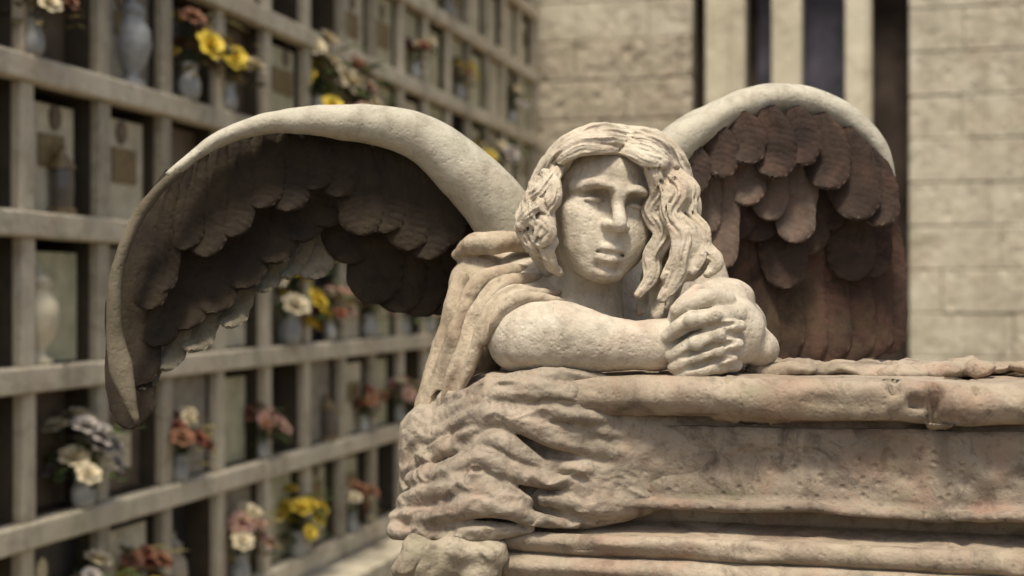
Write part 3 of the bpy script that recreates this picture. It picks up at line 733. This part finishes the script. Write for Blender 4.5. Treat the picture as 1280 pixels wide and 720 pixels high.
    for i, (r, t, w, d) in enumerate((((866, 180), (862, 240), 36, 2.86), ((894, 156), (894, 222), 44, 2.885), ((926, 140), (926, 206), 48, 2.90), ((960, 134), (962, 224), 52, 2.915), ((992, 134), (994, 208), 50, 2.935), ((1024, 142), (1030, 238), 54, 2.955), ((1056, 160), (1066, 276), 60, 2.975), ((1084, 186), (1096, 284), 48, 3.0))):
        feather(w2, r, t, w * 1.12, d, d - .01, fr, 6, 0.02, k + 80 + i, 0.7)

# ==================================================================== TOMB
def build_tomb():
    ref = P(850, 470, 2.36); ref[2] = CAMZ
    t = empty('stone_tomb', (ref[0], ref[1], 0), 'carved limestone tomb chest with rounded mouldings that the angel leans on', 'tomb')
    def arc(c, r, a0, a1, n=9, sx=1.0):
        return [(c[0] + sx * r * math.cos(a), c[1] + r * math.sin(a)) for a in np.linspace(math.radians(a0), math.radians(a1), n)]
    def prof_obj(name, prof, s0, s1, mat, amp, seed, ns=170, chips=0.0, back=1.0, step=0.008, lamp=0.010):
        # prof: (outward, height relative to the lens) from the top front down; the back is a plain wall
        pr = [np.array(prof[0])]
        for q in prof[1:]:
            q = np.array(q); d = np.linalg.norm(q - pr[-1]); m = max(1, int(d / step))
            p0 = pr[-1]
            for i in range(1, m + 1): pr.append(p0 + (q - p0) * i / m)
        pr = np.array(pr); npf = len(pr)
        ss = np.linspace(s0, s1, ns)
        V = ref[None, None, :] + ss[:, None, None] * E - pr[None, :, 0, None] * DD + pr[None, :, 1, None] * UP
        V = V.reshape(-1, 3)
        nz = fbm(V, 0.09, 5, seed); nz2 = fbm(V, 0.035, 4, seed + 7)
        V = V - DD * (amp * nz + amp * 0.45 * nz2)[:, None] + UP * (amp * 0.6 * fbm(V, 0.12, 4, seed + 31))[:, None]
        lay = np.stack([V @ E / 0.45, V @ DD / 0.5, V[:, 2] / 0.028], 1)
        V = V + DD * (lamp * np.clip(fbm(lay, 1.0, 3, seed + 77), -.2, 1))[:, None]
        if chips:
            ch = np.clip(fbm(V, 0.06, 4, seed + 50) - 0.55, 0, 1)
            V = V + DD * (chips * ch)[:, None] - UP * (chips * 0.5 * ch)[:, None]
        F_ = []
        for i in range(ns - 1):
            for j in range(npf - 1):
                F_.append((i * npf + j, i * npf + j + 1, (i + 1) * npf + j + 1, (i + 1) * npf + j))
        F_.append(tuple(range(npf))[::-1]); F_.append(tuple((ns - 1) * npf + j for j in range(npf)))
        # close through the back
        F_.append(tuple([i * npf for i in range(ns)] + [i * npf + npf - 1 for i in range(ns - 1, -1, -1)]))
        return mesh_obj(name, V, F_, mat, t)
    L0, R0 = -0.33, 0.86
    prof_obj('top_slab', [(-1.05, -.150), (-0.62, -.137), (-.30, -.132), (0.010, -.134)] + arc((0.012, -.167), .033, 88, -80, 12) + [(-.012, -.202), (-.030, -.206), (-.030, -.222), (-1.05, -.222)], L0, R0, M['tomb'], .007, 300, chips=0.09)
    prof_obj('frieze', [(-1.02, -.215), (-.010, -.2155), (-.012, -.228), (-.014, -.262), (-.013, -.300), (-.012, -.336), (.006, -.341), (.010, -.352), (-.02, -.358), (-1.02, -.36)], L0 + .01, R0 - .012, M['tomb_die'], .006, 320, chips=0.02)
    prof_obj('base_moulding', [(-1.02, -.352), (-.075, -.352), (-.080, -.384), (-.030, -.394), (.020, -.400)] + arc((.034, -.413), .018, 100, -70, 9) + [(.030, -.434)] + arc((.044, -.454), .020, 90, -80, 9) + [(.04, -.50), (.05, -.56), (.05, -.62), (-1.02, -.62)], -0.292, R0 - .006, M['tomb'], .004, 340, chips=0.02)
    prof_obj('plinth', [(-1.06, -.615), (.07, -.615), (.075, -.66), (.075, -1.30), (.13, -1.31), (.13, -1.86), (-1.06, -1.86)], -.30, R0 + .02, M['tomb'], .005, 360, step=0.04, ns=70)
    # broken rim and rubble bedded on the slab behind the hands
    c = Clay((0.36, 2.30, 1.66), (1.05, 3.25, 1.80), 0.004)
    r_ = random.Random(4)
    for i in range(46):
        px = 955 + i * 7.2 + r_.uniform(-8, 8)
        d = 2.42 + r_.uniform(0.0, 0.20) - (px - 960) * 0.00028
        z = CAMZ - 0.128
        p = np.array([(px - 640) / F * d, d, z + r_.uniform(-.004, .006)])
        c.ell(p, (r_.uniform(.018, .05), r_.uniform(.015, .03), r_.uniform(.008, .017)), 0.006, A=np.array([E, DD, UP]))
    v, f = c.mesh()
    v = v + 0.006 * np.stack([fbm(v, 0.04, 4, 385), fbm(v, 0.04, 4, 389), fbm(v, 0.04, 4, 393)], 1)
    mesh_obj('broken_rim', v, f, M['tomb'], t)

# ==================================================================== NICHE WALL
CORNER = np.array([0.25, 14.7, 0.0])
PITCH = 0.60; ROWS = [CAMZ - 1.65 + 0.65 * i for i in range(0, 9)]
def W(a, o, z):          # a: metres from the far corner towards the lens, o: out from the wall face, z: height
    return CORNER - DD * a + E * o + UP * z
NCOL = 17
A0 = 0.0
def col_a(i):            # centre of divider i, counted from the corner
    return 0.05 + PITCH * i - 0.12

class MB:
    def __init__(s): s.v = []; s.f = []
    def box(s, fr, a0, a1, o0, o1, z0, z1):
        b = len(s.v)
        for z in (z0, z1):
            for a, o in ((a0, o0), (a1, o0), (a1, o1), (a0, o1)): s.v.append(fr(a, o, z))
        s.f += [tuple(b + k for k in q) for q in ((0, 1, 2, 3), (7, 6, 5, 4), (4, 5, 1, 0), (5, 6, 2, 1), (6, 7, 3, 2), (7, 4, 0, 3))]
    def obj(s, name, mat, parent=None, bev=0.0, flip=False):
        o = mesh_obj(name, np.array(s.v), [q[::-1] for q in s.f] if flip else s.f, mat, parent, smooth=False)
        if bev:
            m = o.modifiers.new('bevel', 'BEVEL'); m.width = bev; m.segments = 2
        return o

niche_used = {}
def build_niches():
    root_p = W(4.5, 0, 0)
    nw = empty('niche_wall', root_p, 'long stone wall of burial niches in a grid receding behind the left wing', 'wall')
    a_end = 0.05 + PITCH * NCOL
    m = MB()
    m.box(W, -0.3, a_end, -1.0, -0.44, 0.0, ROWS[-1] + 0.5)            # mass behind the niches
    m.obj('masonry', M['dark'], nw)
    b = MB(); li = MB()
    for z in ROWS:                                                      # shelf bands
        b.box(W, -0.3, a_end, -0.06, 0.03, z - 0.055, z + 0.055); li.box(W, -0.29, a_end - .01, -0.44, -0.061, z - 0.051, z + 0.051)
    b.box(W, -0.3, a_end, -0.299, 0.02, 0.0, ROWS[0] - 0.058)           # foot
    b.box(W, -0.3, a_end, -0.299, 0.05, ROWS[-1] + 0.058, ROWS[-1] + 0.5)
    b.obj('shelf_band', M['niche'], nw, 0.012)
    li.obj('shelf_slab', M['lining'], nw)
    for i in range(NCOL + 1):                                           # upright divider of each column
        d = MB(); li = MB()
        ac = 0.05 + PITCH * i
        for j in range(len(ROWS) - 1):
            jit = 0.008 * math.sin(i * 3.1 + j * 1.7)
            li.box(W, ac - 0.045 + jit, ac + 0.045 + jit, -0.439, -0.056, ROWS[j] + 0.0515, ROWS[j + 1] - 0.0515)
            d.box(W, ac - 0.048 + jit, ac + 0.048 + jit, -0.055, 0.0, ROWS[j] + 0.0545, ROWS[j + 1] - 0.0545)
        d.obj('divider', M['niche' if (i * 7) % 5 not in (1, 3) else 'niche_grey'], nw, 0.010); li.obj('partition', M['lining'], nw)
    r_ = random.Random(11)
    cnt = 0
    for i in range(NCOL):
        for j in range(len(ROWS) - 2):
            a0, a1 = 0.05 + PITCH * i + 0.05, 0.05 + PITCH * (i + 1) - 0.05
            z0, z1 = ROWS[j] + 0.056, ROWS[j + 1] - 0.056
            a_mid = (a0 + a1) / 2
            near = i / NCOL
            kind = r_.choices(['granite', 'grey', 'beige', 'brown', 'olive', 'open'], [3, 5, 3, 5, 4, 1] if (near > .45 or j < 2) else ([0, 3, 7, 1, 7, 0] if j >= 3 else [2, 3, 3, 5, 3, 1]))[0]
            niche_used[(i, j)] = kind
            pz = W(a_mid, 0, z0)
            if 370 - (pz[2] - CAMZ) / pz[1] * F < -150: continue      # high above the picture
            if kind == 'open' or cnt >= 98: continue
            rec = r_.uniform(-0.22, -0.10) if kind in ('granite', 'brown') else (r_.uniform(-0.10, -0.06) if j < 4 else r_.uniform(-0.075, -0.05))
            s = MB()
            if kind in ('beige', 'olive') and r_.random() < .7:         # a narrower slab leaves a dark reveal
                s.box(W, a0 + .06, a1 - .06, rec - .04, rec, z0 + .004, z1 - .05)
            else:
                s.box(W, a0 + .012, a1 - .012, rec - .04, rec, z0 + .004, z1 - .012)
            so_ = s.obj('niche_slab', M[kind], nw, 0.006); cnt += 1
            if r_.random() < .6:                                        # name plate and oval portrait on the slab
                p = MB(); pw, ph = r_.uniform(.09, .16), r_.uniform(.05, .10); zc = (z0 + z1) / 2 + r_.uniform(-.08, .06)
                p.box(W, a_mid - pw, a_mid + pw, rec + .001, rec + .012, zc - ph, zc + ph)
                p.obj('name_plate', M['brass' if kind in ('beige', 'olive', 'grey') else 'cream'], so_, 0.004)
                if r_.random() < .6:
                    n = 16; ca, cz = a_mid + r_.uniform(-.06, .06), zc + ph + .075
                    vs = [W(ca + .04 * math.cos(6.2832 * q / n), rec + o, cz + .055 * math.sin(6.2832 * q / n)) for o in (.001, .014) for q in range(n)]
                    fs = [tuple(range(n, 2 * n))] + [(q, (q + 1) % n, n + (q + 1) % n, n + q) for q in range(n)]
                    mesh_obj('portrait', np.array(vs), fs, M['cream' if kind in ('granite', 'brown') else 'brown'], so_, smooth=False)

# ---- flowers and small things standing in the niches
def blossom_mesh(r, seed, kind):
    """layered cupped petals, one blossom"""
    rr = random.Random(seed); v = []; f = []
    for ring, (n, tilt, sc) in enumerate(((7, 1.15, 1.0), (6, 0.75, .85), (5, 0.35, .65))):
        for i in range(n):
            an = 2 * math.pi * (i + 0.5 * ring) / n + rr.uniform(-.15, .15)
            b = len(v); L = r * sc
            for u in (0, .35, .7, 1.0):
                for x in (-1, 0, 1):
                    ww = L * 0.42 * (math.sin(min(1, u * 1.15 + .12) * math.pi * .62)) * x * (0.45 if u == 1 else 1)
                    rad = L * u * math.sin(tilt * (0.6 + .5 * u)); h = L * u * math.cos(tilt * (0.6 + .5 * u)) + 0.05 * r * abs(x)
                    v.append((rad * math.cos(an) - ww * math.sin(an), rad * math.sin(an) + ww * math.cos(an), h))
            for q in range(3):
                for x in range(2):
                    k = b + q * 3 + x
                    f.append((k, k + 1, k + 4, k + 3))
    return np.array(v), f

def lathe(prof, n=20):
    v = []; f = []
    for (r, z) in prof:
        for i in range(n):
            an = 2 * math.pi * i / n; v.append((r * math.cos(an), r * math.sin(an), z))
    for j in range(len(prof) - 1):
        for i in range(n):
            k = (i + 1) % n
            f.append((j * n + i, j * n + k, (j + 1) * n + k, (j + 1) * n + i))
    f.append(tuple(range(n))[::-1]); f.append(tuple((len(prof) - 1) * n + i for i in range(n)))
    return np.array(v), f

BL = {}
def bouquet(i, j, da, cols, label, seed, size=1.0, pot='pot', spread=0.17, n=12, dry=False):
    """vase with a bunch of flowers on the shelf under row j of column i"""
    a = 0.05 + PITCH * (i + .5) + da
    base = W(a, 0.0, ROWS[j] + 0.0565)
    t = empty('flower_bouquet', base, label, 'bouquet', 'flower bouquets left in the niches')
    r_ = random.Random(seed)
    v, f = lathe([(.035, 0), (.05, .03), (.052, .07), (.036, .12), (.042, .15), (.046, .155), (.04, .15), (.03, .12)])
    mesh_obj('vase', base + v * size, f, M[pot], t)
    # stems and leaves
    v = []; f = []
    for q in range(56):
        an = r_.uniform(0, 6.28); rad = spread * size * math.sqrt(r_.random()); h = r_.uniform(.10, .36) * size
        p = np.array([rad * math.cos(an), rad * math.sin(an) * .45, h])
        L = r_.uniform(.05, .13) * size; an2 = an + r_.uniform(-.8, .8)
        d = np.array([math.cos(an2), math.sin(an2) * .6, r_.uniform(-.5, .5)]); sd = np.cross(d, UP); sd /= np.linalg.norm(sd) + 1e-6
        b = len(v)
        v += [base + p, base + p + d * L * .5 + sd * L * .22, base + p + d * L, base + p + d * L * .5 - sd * L * .22, base + p + d * L * .5 + UP * L * .08]
        f += [(b, b + 1, b + 4), (b + 1, b + 2, b + 4), (b + 2, b + 3, b + 4), (b + 3, b, b + 4)]
    mesh_obj('leaves', v, f, M['leaf_dry' if dry else 'leaf'], t, smooth=False)
    v = []; f = []
    heads = []
    for q in range(n):
        an = q * 2.4 + r_.uniform(-.3, .3); rad = spread * size * math.sqrt((q + .4) / n)
        p = np.array([rad * math.cos(an), rad * math.sin(an) * .5 + .04 * math.cos(q), (.34 - .9 * rad * rad / (spread * size) + r_.uniform(-.07, .06)) * size])
        heads.append(p)
        a_, b_ = np.array([0, 0, .12 * size]), p
        for s_ in (np.array([.004, 0, 0]), np.array([0, .004, 0])):
            k = len(v); v += [base + a_ - s_, base + a_ + s_, base + b_ + s_, base + b_ - s_]; f.append((k, k + 1, k + 2, k + 3))
    mesh_obj('stems', v, f, M['leaf'], t, smooth=False)
    for q, p in enumerate(heads):
        c = cols[q % len(cols)]; key = (c, q % 3)
        if key not in BL:
            vv, ff = blossom_mesh(.062, hash(key[1]) % 99 + q, c)
            me = bpy.data.meshes.new('blossom'); me.from_pydata([tuple(x) for x in vv], [], ff)
            me.polygons.foreach_set('use_smooth', [True] * len(me.polygons)); me.materials.append(M[c]); BL[key] = me
        o = bpy.data.objects.new('blossom', BL[key]); COL.objects.link(o); o.parent = t
        o.location = Vector(p); o.scale = (size * r_.uniform(.75, 1.3),) * 3
        out = Vector((p[0] + .07, p[1] - .06, .08 + .2 * r_.random())).normalized()
        o.rotation_euler = out.to_track_quat('Z', 'Y').to_euler()

def vase(i, j, da, mat, label, s=1.0):
    base = W(0.05 + PITCH * (i + .5) + da, -0.05, ROWS[j] + 0.0565)
    t = empty('stone_urn', base, label, 'urn', 'urns standing in the niches')
    v, f = lathe([(.05, 0), (.055, .015), (.03, .03), (.025, .05), (.06, .10), (.078, .16), (.07, .22), (.045, .26), (.05, .28), (.056, .285), (.05, .29)])
    mesh_obj('bowl', base + v * s, f, M[mat], t)
    v, f = lathe([(.05, .291), (.052, .30), (.03, .32), (.012, .33), (.016, .345), (.004, .36)])
    mesh_obj('lid', base + v * s, f, M[mat], t)

def lantern(i, j, da, label, s=1.0):
    base = W(0.05 + PITCH * (i + .5) + da, -0.05, ROWS[j] + 0.0565)
    t = empty('grave_lantern', base, label, 'lantern', 'small lanterns in the niches')
    v, f = lathe([(.055, 0), (.055, .02), (.048, .026)], 8); mesh_obj('foot', base + v * s, f, M['brass'], t, smooth=False)
    v, f = lathe([(.042, .026), (.046, .10), (.042, .17)], 8); mesh_obj('glass', base + v * s, f, M['glass'], t, smooth=False)
    v, f = lathe([(.052, .17), (.05, .182), (.02, .22), (.012, .24), (.016, .25), (.004, .262)], 8); mesh_obj('roof', base + v * s, f, M['brass'], t, smooth=False)

def col_at(px):
    """niche column under a picture column"""
    k = (px - 640) / F
    a = (CORNER[0] - k * CORNER[1]) / (DD[0] - k * DD[1])
    return (a - 0.05) / PITCH
def build_contents():
    def B(px, j, cols, label, seed, **kw):
        c = col_at(px); i = int(c); bouquet(i, j, (c - i - .5) * PITCH, cols, label, seed, **kw)
    B(372, 0, ['yellow', 'yellow', 'yellow'], 'bright yellow flowers in the lowest niche row left of the drapery', 1, size=1.05)
    B(300, 0, ['cream', 'cream', 'pink'], 'faded cream bouquet in the lowest niche row beside the bright yellow flowers', 2, size=1.1, dry=True)
    B(172, 0, ['red', 'yellow', 'clay'], 'red and yellow bouquet in the lowest niche row at the lower left', 3, size=1.1, dry=True)
    B(104, 1, ['lilac', 'cream', 'lilac'], 'pale lilac and white flowers left of the wing tip', 4, size=1.05)
    B(362, 2, ['yellow', 'cream', 'yellow'], 'yellow and cream flowers seen under the feather tips of the left wing', 5, size=1.5)
    B(462, 2, ['pink', 'cream', 'pink'], 'pink flowers beyond the left wing close to the angel robe', 6, size=1.1, dry=True)
    B(398, 4, ['cream', 'yellow', 'cream'], 'big cream roses above the arch of the left wing', 7, size=1.6)
    B(436, 4, ['pink', 'pink', 'cream'], 'pink roses above the arch of the left wing', 8, size=1.5)
    B(622, 4, ['pink', 'lilac', 'cream'], 'pink and lilac flowers behind the left wing root next to the hair', 9, size=1.2)
    B(600, 4, ['cream', 'yellow', 'cream'], 'cream flowers behind the upper slope of the left wing', 10, size=1.0)
    B(236, 4, ['clay', 'yellow', 'clay'], 'rust and yellow bouquet right beside the blue grey urn at upper left', 12, size=1.2, dry=True)
    B(500, 1, ['clay', 'pink', 'cream'], 'rust and pink flowers in a lower niche right beside the sleeve', 14, size=0.9, dry=True)
    B(560, 6, ['cream', 'yellow', 'cream'], 'cream bouquet high on the wall, next but one to the corner of the mausoleum', 31, size=0.9)
    B(520, 5, ['pink', 'red', 'cream'], 'red and pink flowers above the right slope of the left wing', 33, size=0.9)
    B(640, 5, ['cream', 'lilac', 'cream'], 'small cream flowers close to the inner corner above the angel', 34, size=0.9)
    B(575, 5, ['yellow', 'clay', 'yellow'], 'small yellow bouquet on the upper shelf near the inner corner', 35, size=0.9, dry=True)
    B(412, 2, ['clay', 'red', 'pink'], 'rust red bouquet right of the yellow flowers under the wing', 36, size=0.9, dry=True)
    B(505, 2, ['cream', 'clay', 'cream'], 'pale flowers in the shade between the dark wing and the robe', 37, size=0.95)
    B(536, 2, ['red', 'pink', 'clay'], 'dark red flowers touching the edge of the robe', 38, size=0.9, dry=True)
    B(455, 1, ['red', 'clay', 'red'], 'dark red bouquet in the row beneath the shelf left of the robe', 39, size=0.8, dry=True)
    B(40, 4, ['yellow', 'cream', 'clay'], 'straw yellow bouquet in the shaded niche at the left edge', 40, size=1.0, dry=True)
    B(110, 0, ['cream', 'cream', 'lilac'], 'white bouquet in the lowest row at the left edge', 41, size=1.0)
    B(285, 4, ['clay', 'yellow', 'cream'], 'bouquet with one large yellow bloom just above the outer slope of the left wing', 43, size=1.0, dry=True)
    B(225, 1, ['cream', 'clay', 'red'], 'faded bouquet in the row under the wing tip', 45, size=0.9, dry=True)
    B(330, 1, ['pink', 'clay', 'pink'], 'pink flowers one row above the bright yellow flowers', 46, size=0.8)
    B(440, 0, ['clay', 'cream', 'clay'], 'rust coloured bouquet between the bright yellow flowers and the drapery', 47, size=0.9, dry=True)
    c = col_at(176); vase(int(c), 4, (c - int(c) - .5) * PITCH, 'pot', 'blue grey urn in the niche left of the wing arch', 1.25)
    c = col_at(225); vase(int(c), 0, (c - int(c) - .5) * PITCH, 'grey', 'grey urn in the lowest niche row at lower left', 1.1)
    c = col_at(60); vase(int(c), 2, (c - int(c) - .5) * PITCH, 'beige', 'beige urn in the middle niche at the left edge', 1.2)
    c = col_at(418); lantern(int(c), 1, (c - int(c) - .5) * PITCH, 'brass grave lantern in the lower niche row below the feathers', 1.2)
    c = col_at(90); lantern(int(c), 3, (c - int(c) - .5) * PITCH, 'brass grave lantern in the niche at the far left edge', 1.2)

# ==================================================================== MAUSOLEUM FRONT
def Fd(a, o, z): return CORNER + E * a - DD * o + UP * z
def fx(px):
    """metres along the front where a picture column meets it"""
    k = (px - 640) / F
    return (k * CORNER[1] - CORNER[0]) / (E[0] - k * E[1])
def build_mausoleum():
    mz = empty('mausoleum', Fd(2.2, 0, 0), 'pale stone mausoleum front with tall dark gaps between pillars behind the right wing', 'mausoleum')
    H_ = 7.2
    xa, xb, xr = fx(866), fx(1136), fx(2300)
    # coursed masonry each side of the porch, single dressed blocks with open joints
    rock = MB(); top = MB()
    def coursed(a0, a1, hgt, seed, first, rough):
        m = MB(); r_ = random.Random(seed); z = 0.0; row = 0
        while z < H_ - .01:
            h = hgt
            h = min(h, H_ - z)
            a = a0 - (0.0 if row % 2 else 0.5)
            while a < a1:
                w = r_.uniform(.8, 1.25)
                l, r = max(a, a0), min(a + w, a1)
                if r - l > .05:
                    q = rock if rough and 7 <= row <= 10 else (top if rough and row > 10 else m)
                    q.box(Fd, l + .004, r - .004, -.29, r_.uniform(-.004, .014) + (0.03 if q is rock else 0), z + .004, z + h - .004)
                a += w
            z += h; row += 1
        return m
    m = coursed(-0.05, xa, .405, 3, 0, True); m.obj('coursed_wall', M['facade'], mz, 0.014, True)
    top.obj('upper_wall', M['facade'], mz, 0.014, True)
    rock.obj('rough_course', M['rough'], mz, 0.02, True)
    m = coursed(xb, xr, .42, 5, 0, False); m.obj('coursed_wall', M['facade'], mz, 0.014, True)
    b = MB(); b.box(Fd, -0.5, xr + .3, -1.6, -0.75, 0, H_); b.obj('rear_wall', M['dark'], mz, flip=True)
    b = MB(); b.box(Fd, -0.05, xa - .02, -1.3, -.012, 0, H_ - .02); b.box(Fd, xb + .02, xr, -1.3, -.012, 0, H_ - .02); b.obj('core', M['mortar'], mz, flip=True)
    b = MB(); b.box(Fd, xa - .02, xb + .02, -1.3, .02, H_ - 1.2, H_ + .01); b.obj('lintel', M['facade'], mz, 0.02, True)
    b = MB(); b.box(Fd, xa + .002, xb - .002, -1.29, .15, 0, .22); b.box(Fd, xa + .004, xb - .004, -1.29, .4, 0.0, .11); b.obj('step', M['facade'], mz, 0.01, True)
    for (l, r) in ((881, 931), (964, 1002), (1056, 1090)):
        a0, a1 = fx(l), fx(r); p = MB()
        p.box(Fd, a0 - .05, a1 + .05, -.50, .02, .221, .45)
        p.box(Fd, a0, a1, -.46, -.02, .451, H_ - 1.45)
        p.box(Fd, a0 - .04, a1 + .04, -.50, .01, H_ - 1.449, H_ - 1.202)
        p.obj('pillar', M['pil'], mz, 0.02, True)
    # bronze doors deep inside the porch
    dr = MB(); dr.box(Fd, fx(940), fx(1060), -.749, -.70, .221, 5.2); door = dr.obj('door', M['door'], mz, 0.01, True)
    k = MB(); k.box(Fd, fx(1000) - .02, fx(1000) + .02, -.699, -.66, 1.2, 1.5); k.obj('handle', M['brass'], door, 0.005, True)

def build_ground():
    def sheet(name, a, b, z, mat, n=2):
        v = [(a[0], a[1], z), (b[0], a[1], z), (b[0], b[1], z), (a[0], b[1], z)]
        return tag(mesh_obj(name, v, [(0, 1, 2, 3)], mat, None, smooth=False), kind='structure')
    sheet('ground', (-300, -300), (300, 300), 0.0, M['ground'])
    v = [W(a, o, .004) for a, o in ((-0.2, .12), (-0.2, 2.0), (16, 2.0), (16, .12))]
    tag(mesh_obj('path', v, [(3, 2, 1, 0)], M['path'], None, smooth=False), kind='structure')
    k = MB(); k.box(W, 0.0, 10.2, .051, .33, 0, .13); kb = k.obj('kerb', M['niche'], None, .015); tag(kb, kind='structure')

# ==================================================================== build
build_body(); build_hair(); build_robe(); build_drapery(); build_rock(); build_pedestal(); build_wings()
build_tomb()
build_niches(); build_contents(); build_mausoleum(); build_ground()

# ==================================================================== camera, light
cam = bpy.data.cameras.new('camera'); co = bpy.data.objects.new('camera', cam); COL.objects.link(co)
co.location = (0, 0, CAMZ); co.rotation_euler = (math.radians(90), 0, 0)
cam.sensor_width = 36; cam.lens = 36 * F / 1280; cam.shift_y = 10 / 1280.0
cam.clip_start = 0.05; cam.clip_end = 2000
cam.dof.use_dof = True; cam.dof.focus_distance = 2.45; cam.dof.aperture_fstop = 2.8
scene.camera = co

SUN_EL, SUN_AZ = 63, 192        # compass degrees, clockwise from +Y: from the left, behind the lens
w = bpy.data.worlds.new('World'); scene.world = w; w.use_nodes = True
nt = w.node_tree
sky = nt.nodes.new('ShaderNodeTexSky'); sky.sky_type = 'NISHITA'; sky.sun_disc = False
sky.sun_elevation = math.radians(SUN_EL); sky.sun_rotation = math.radians(SUN_AZ)
sky.air_density = 1.0; sky.dust_density = 4.0; sky.ozone_density = 1.0
bg = nt.nodes['Background']; bg.inputs['Strength'].default_value = 0.055
nt.links.new(sky.outputs['Color'], bg.inputs['Color'])
sl = bpy.data.lights.new('sun', 'SUN'); so = bpy.data.objects.new('sun', sl); COL.objects.link(so)
sl.energy = 1.5; sl.angle = math.radians(10); sl.color = (1.0, 0.95, 0.86)
az, el = math.radians(SUN_AZ), math.radians(SUN_EL)
dirv = Vector((math.sin(az) * math.cos(el), math.cos(az) * math.cos(el), math.sin(el)))
so.rotation_euler = dirv.to_track_quat('Z', 'Y').to_euler()
so.location = (-3, -3, 8)

vs = scene.view_settings
vs.view_transform = 'Standard'; vs.look = 'None'; vs.gamma = 1.0; vs.use_curve_mapping = False
vs.exposure = 1.42
try:
    vs.use_white_balance = True; vs.white_balance_temperature = 7050; vs.white_balance_tint = 8
except Exception: pass
scene.cycles.max_bounces = 6; scene.cycles.diffuse_bounces = 4
scene.cycles.use_denoising = True
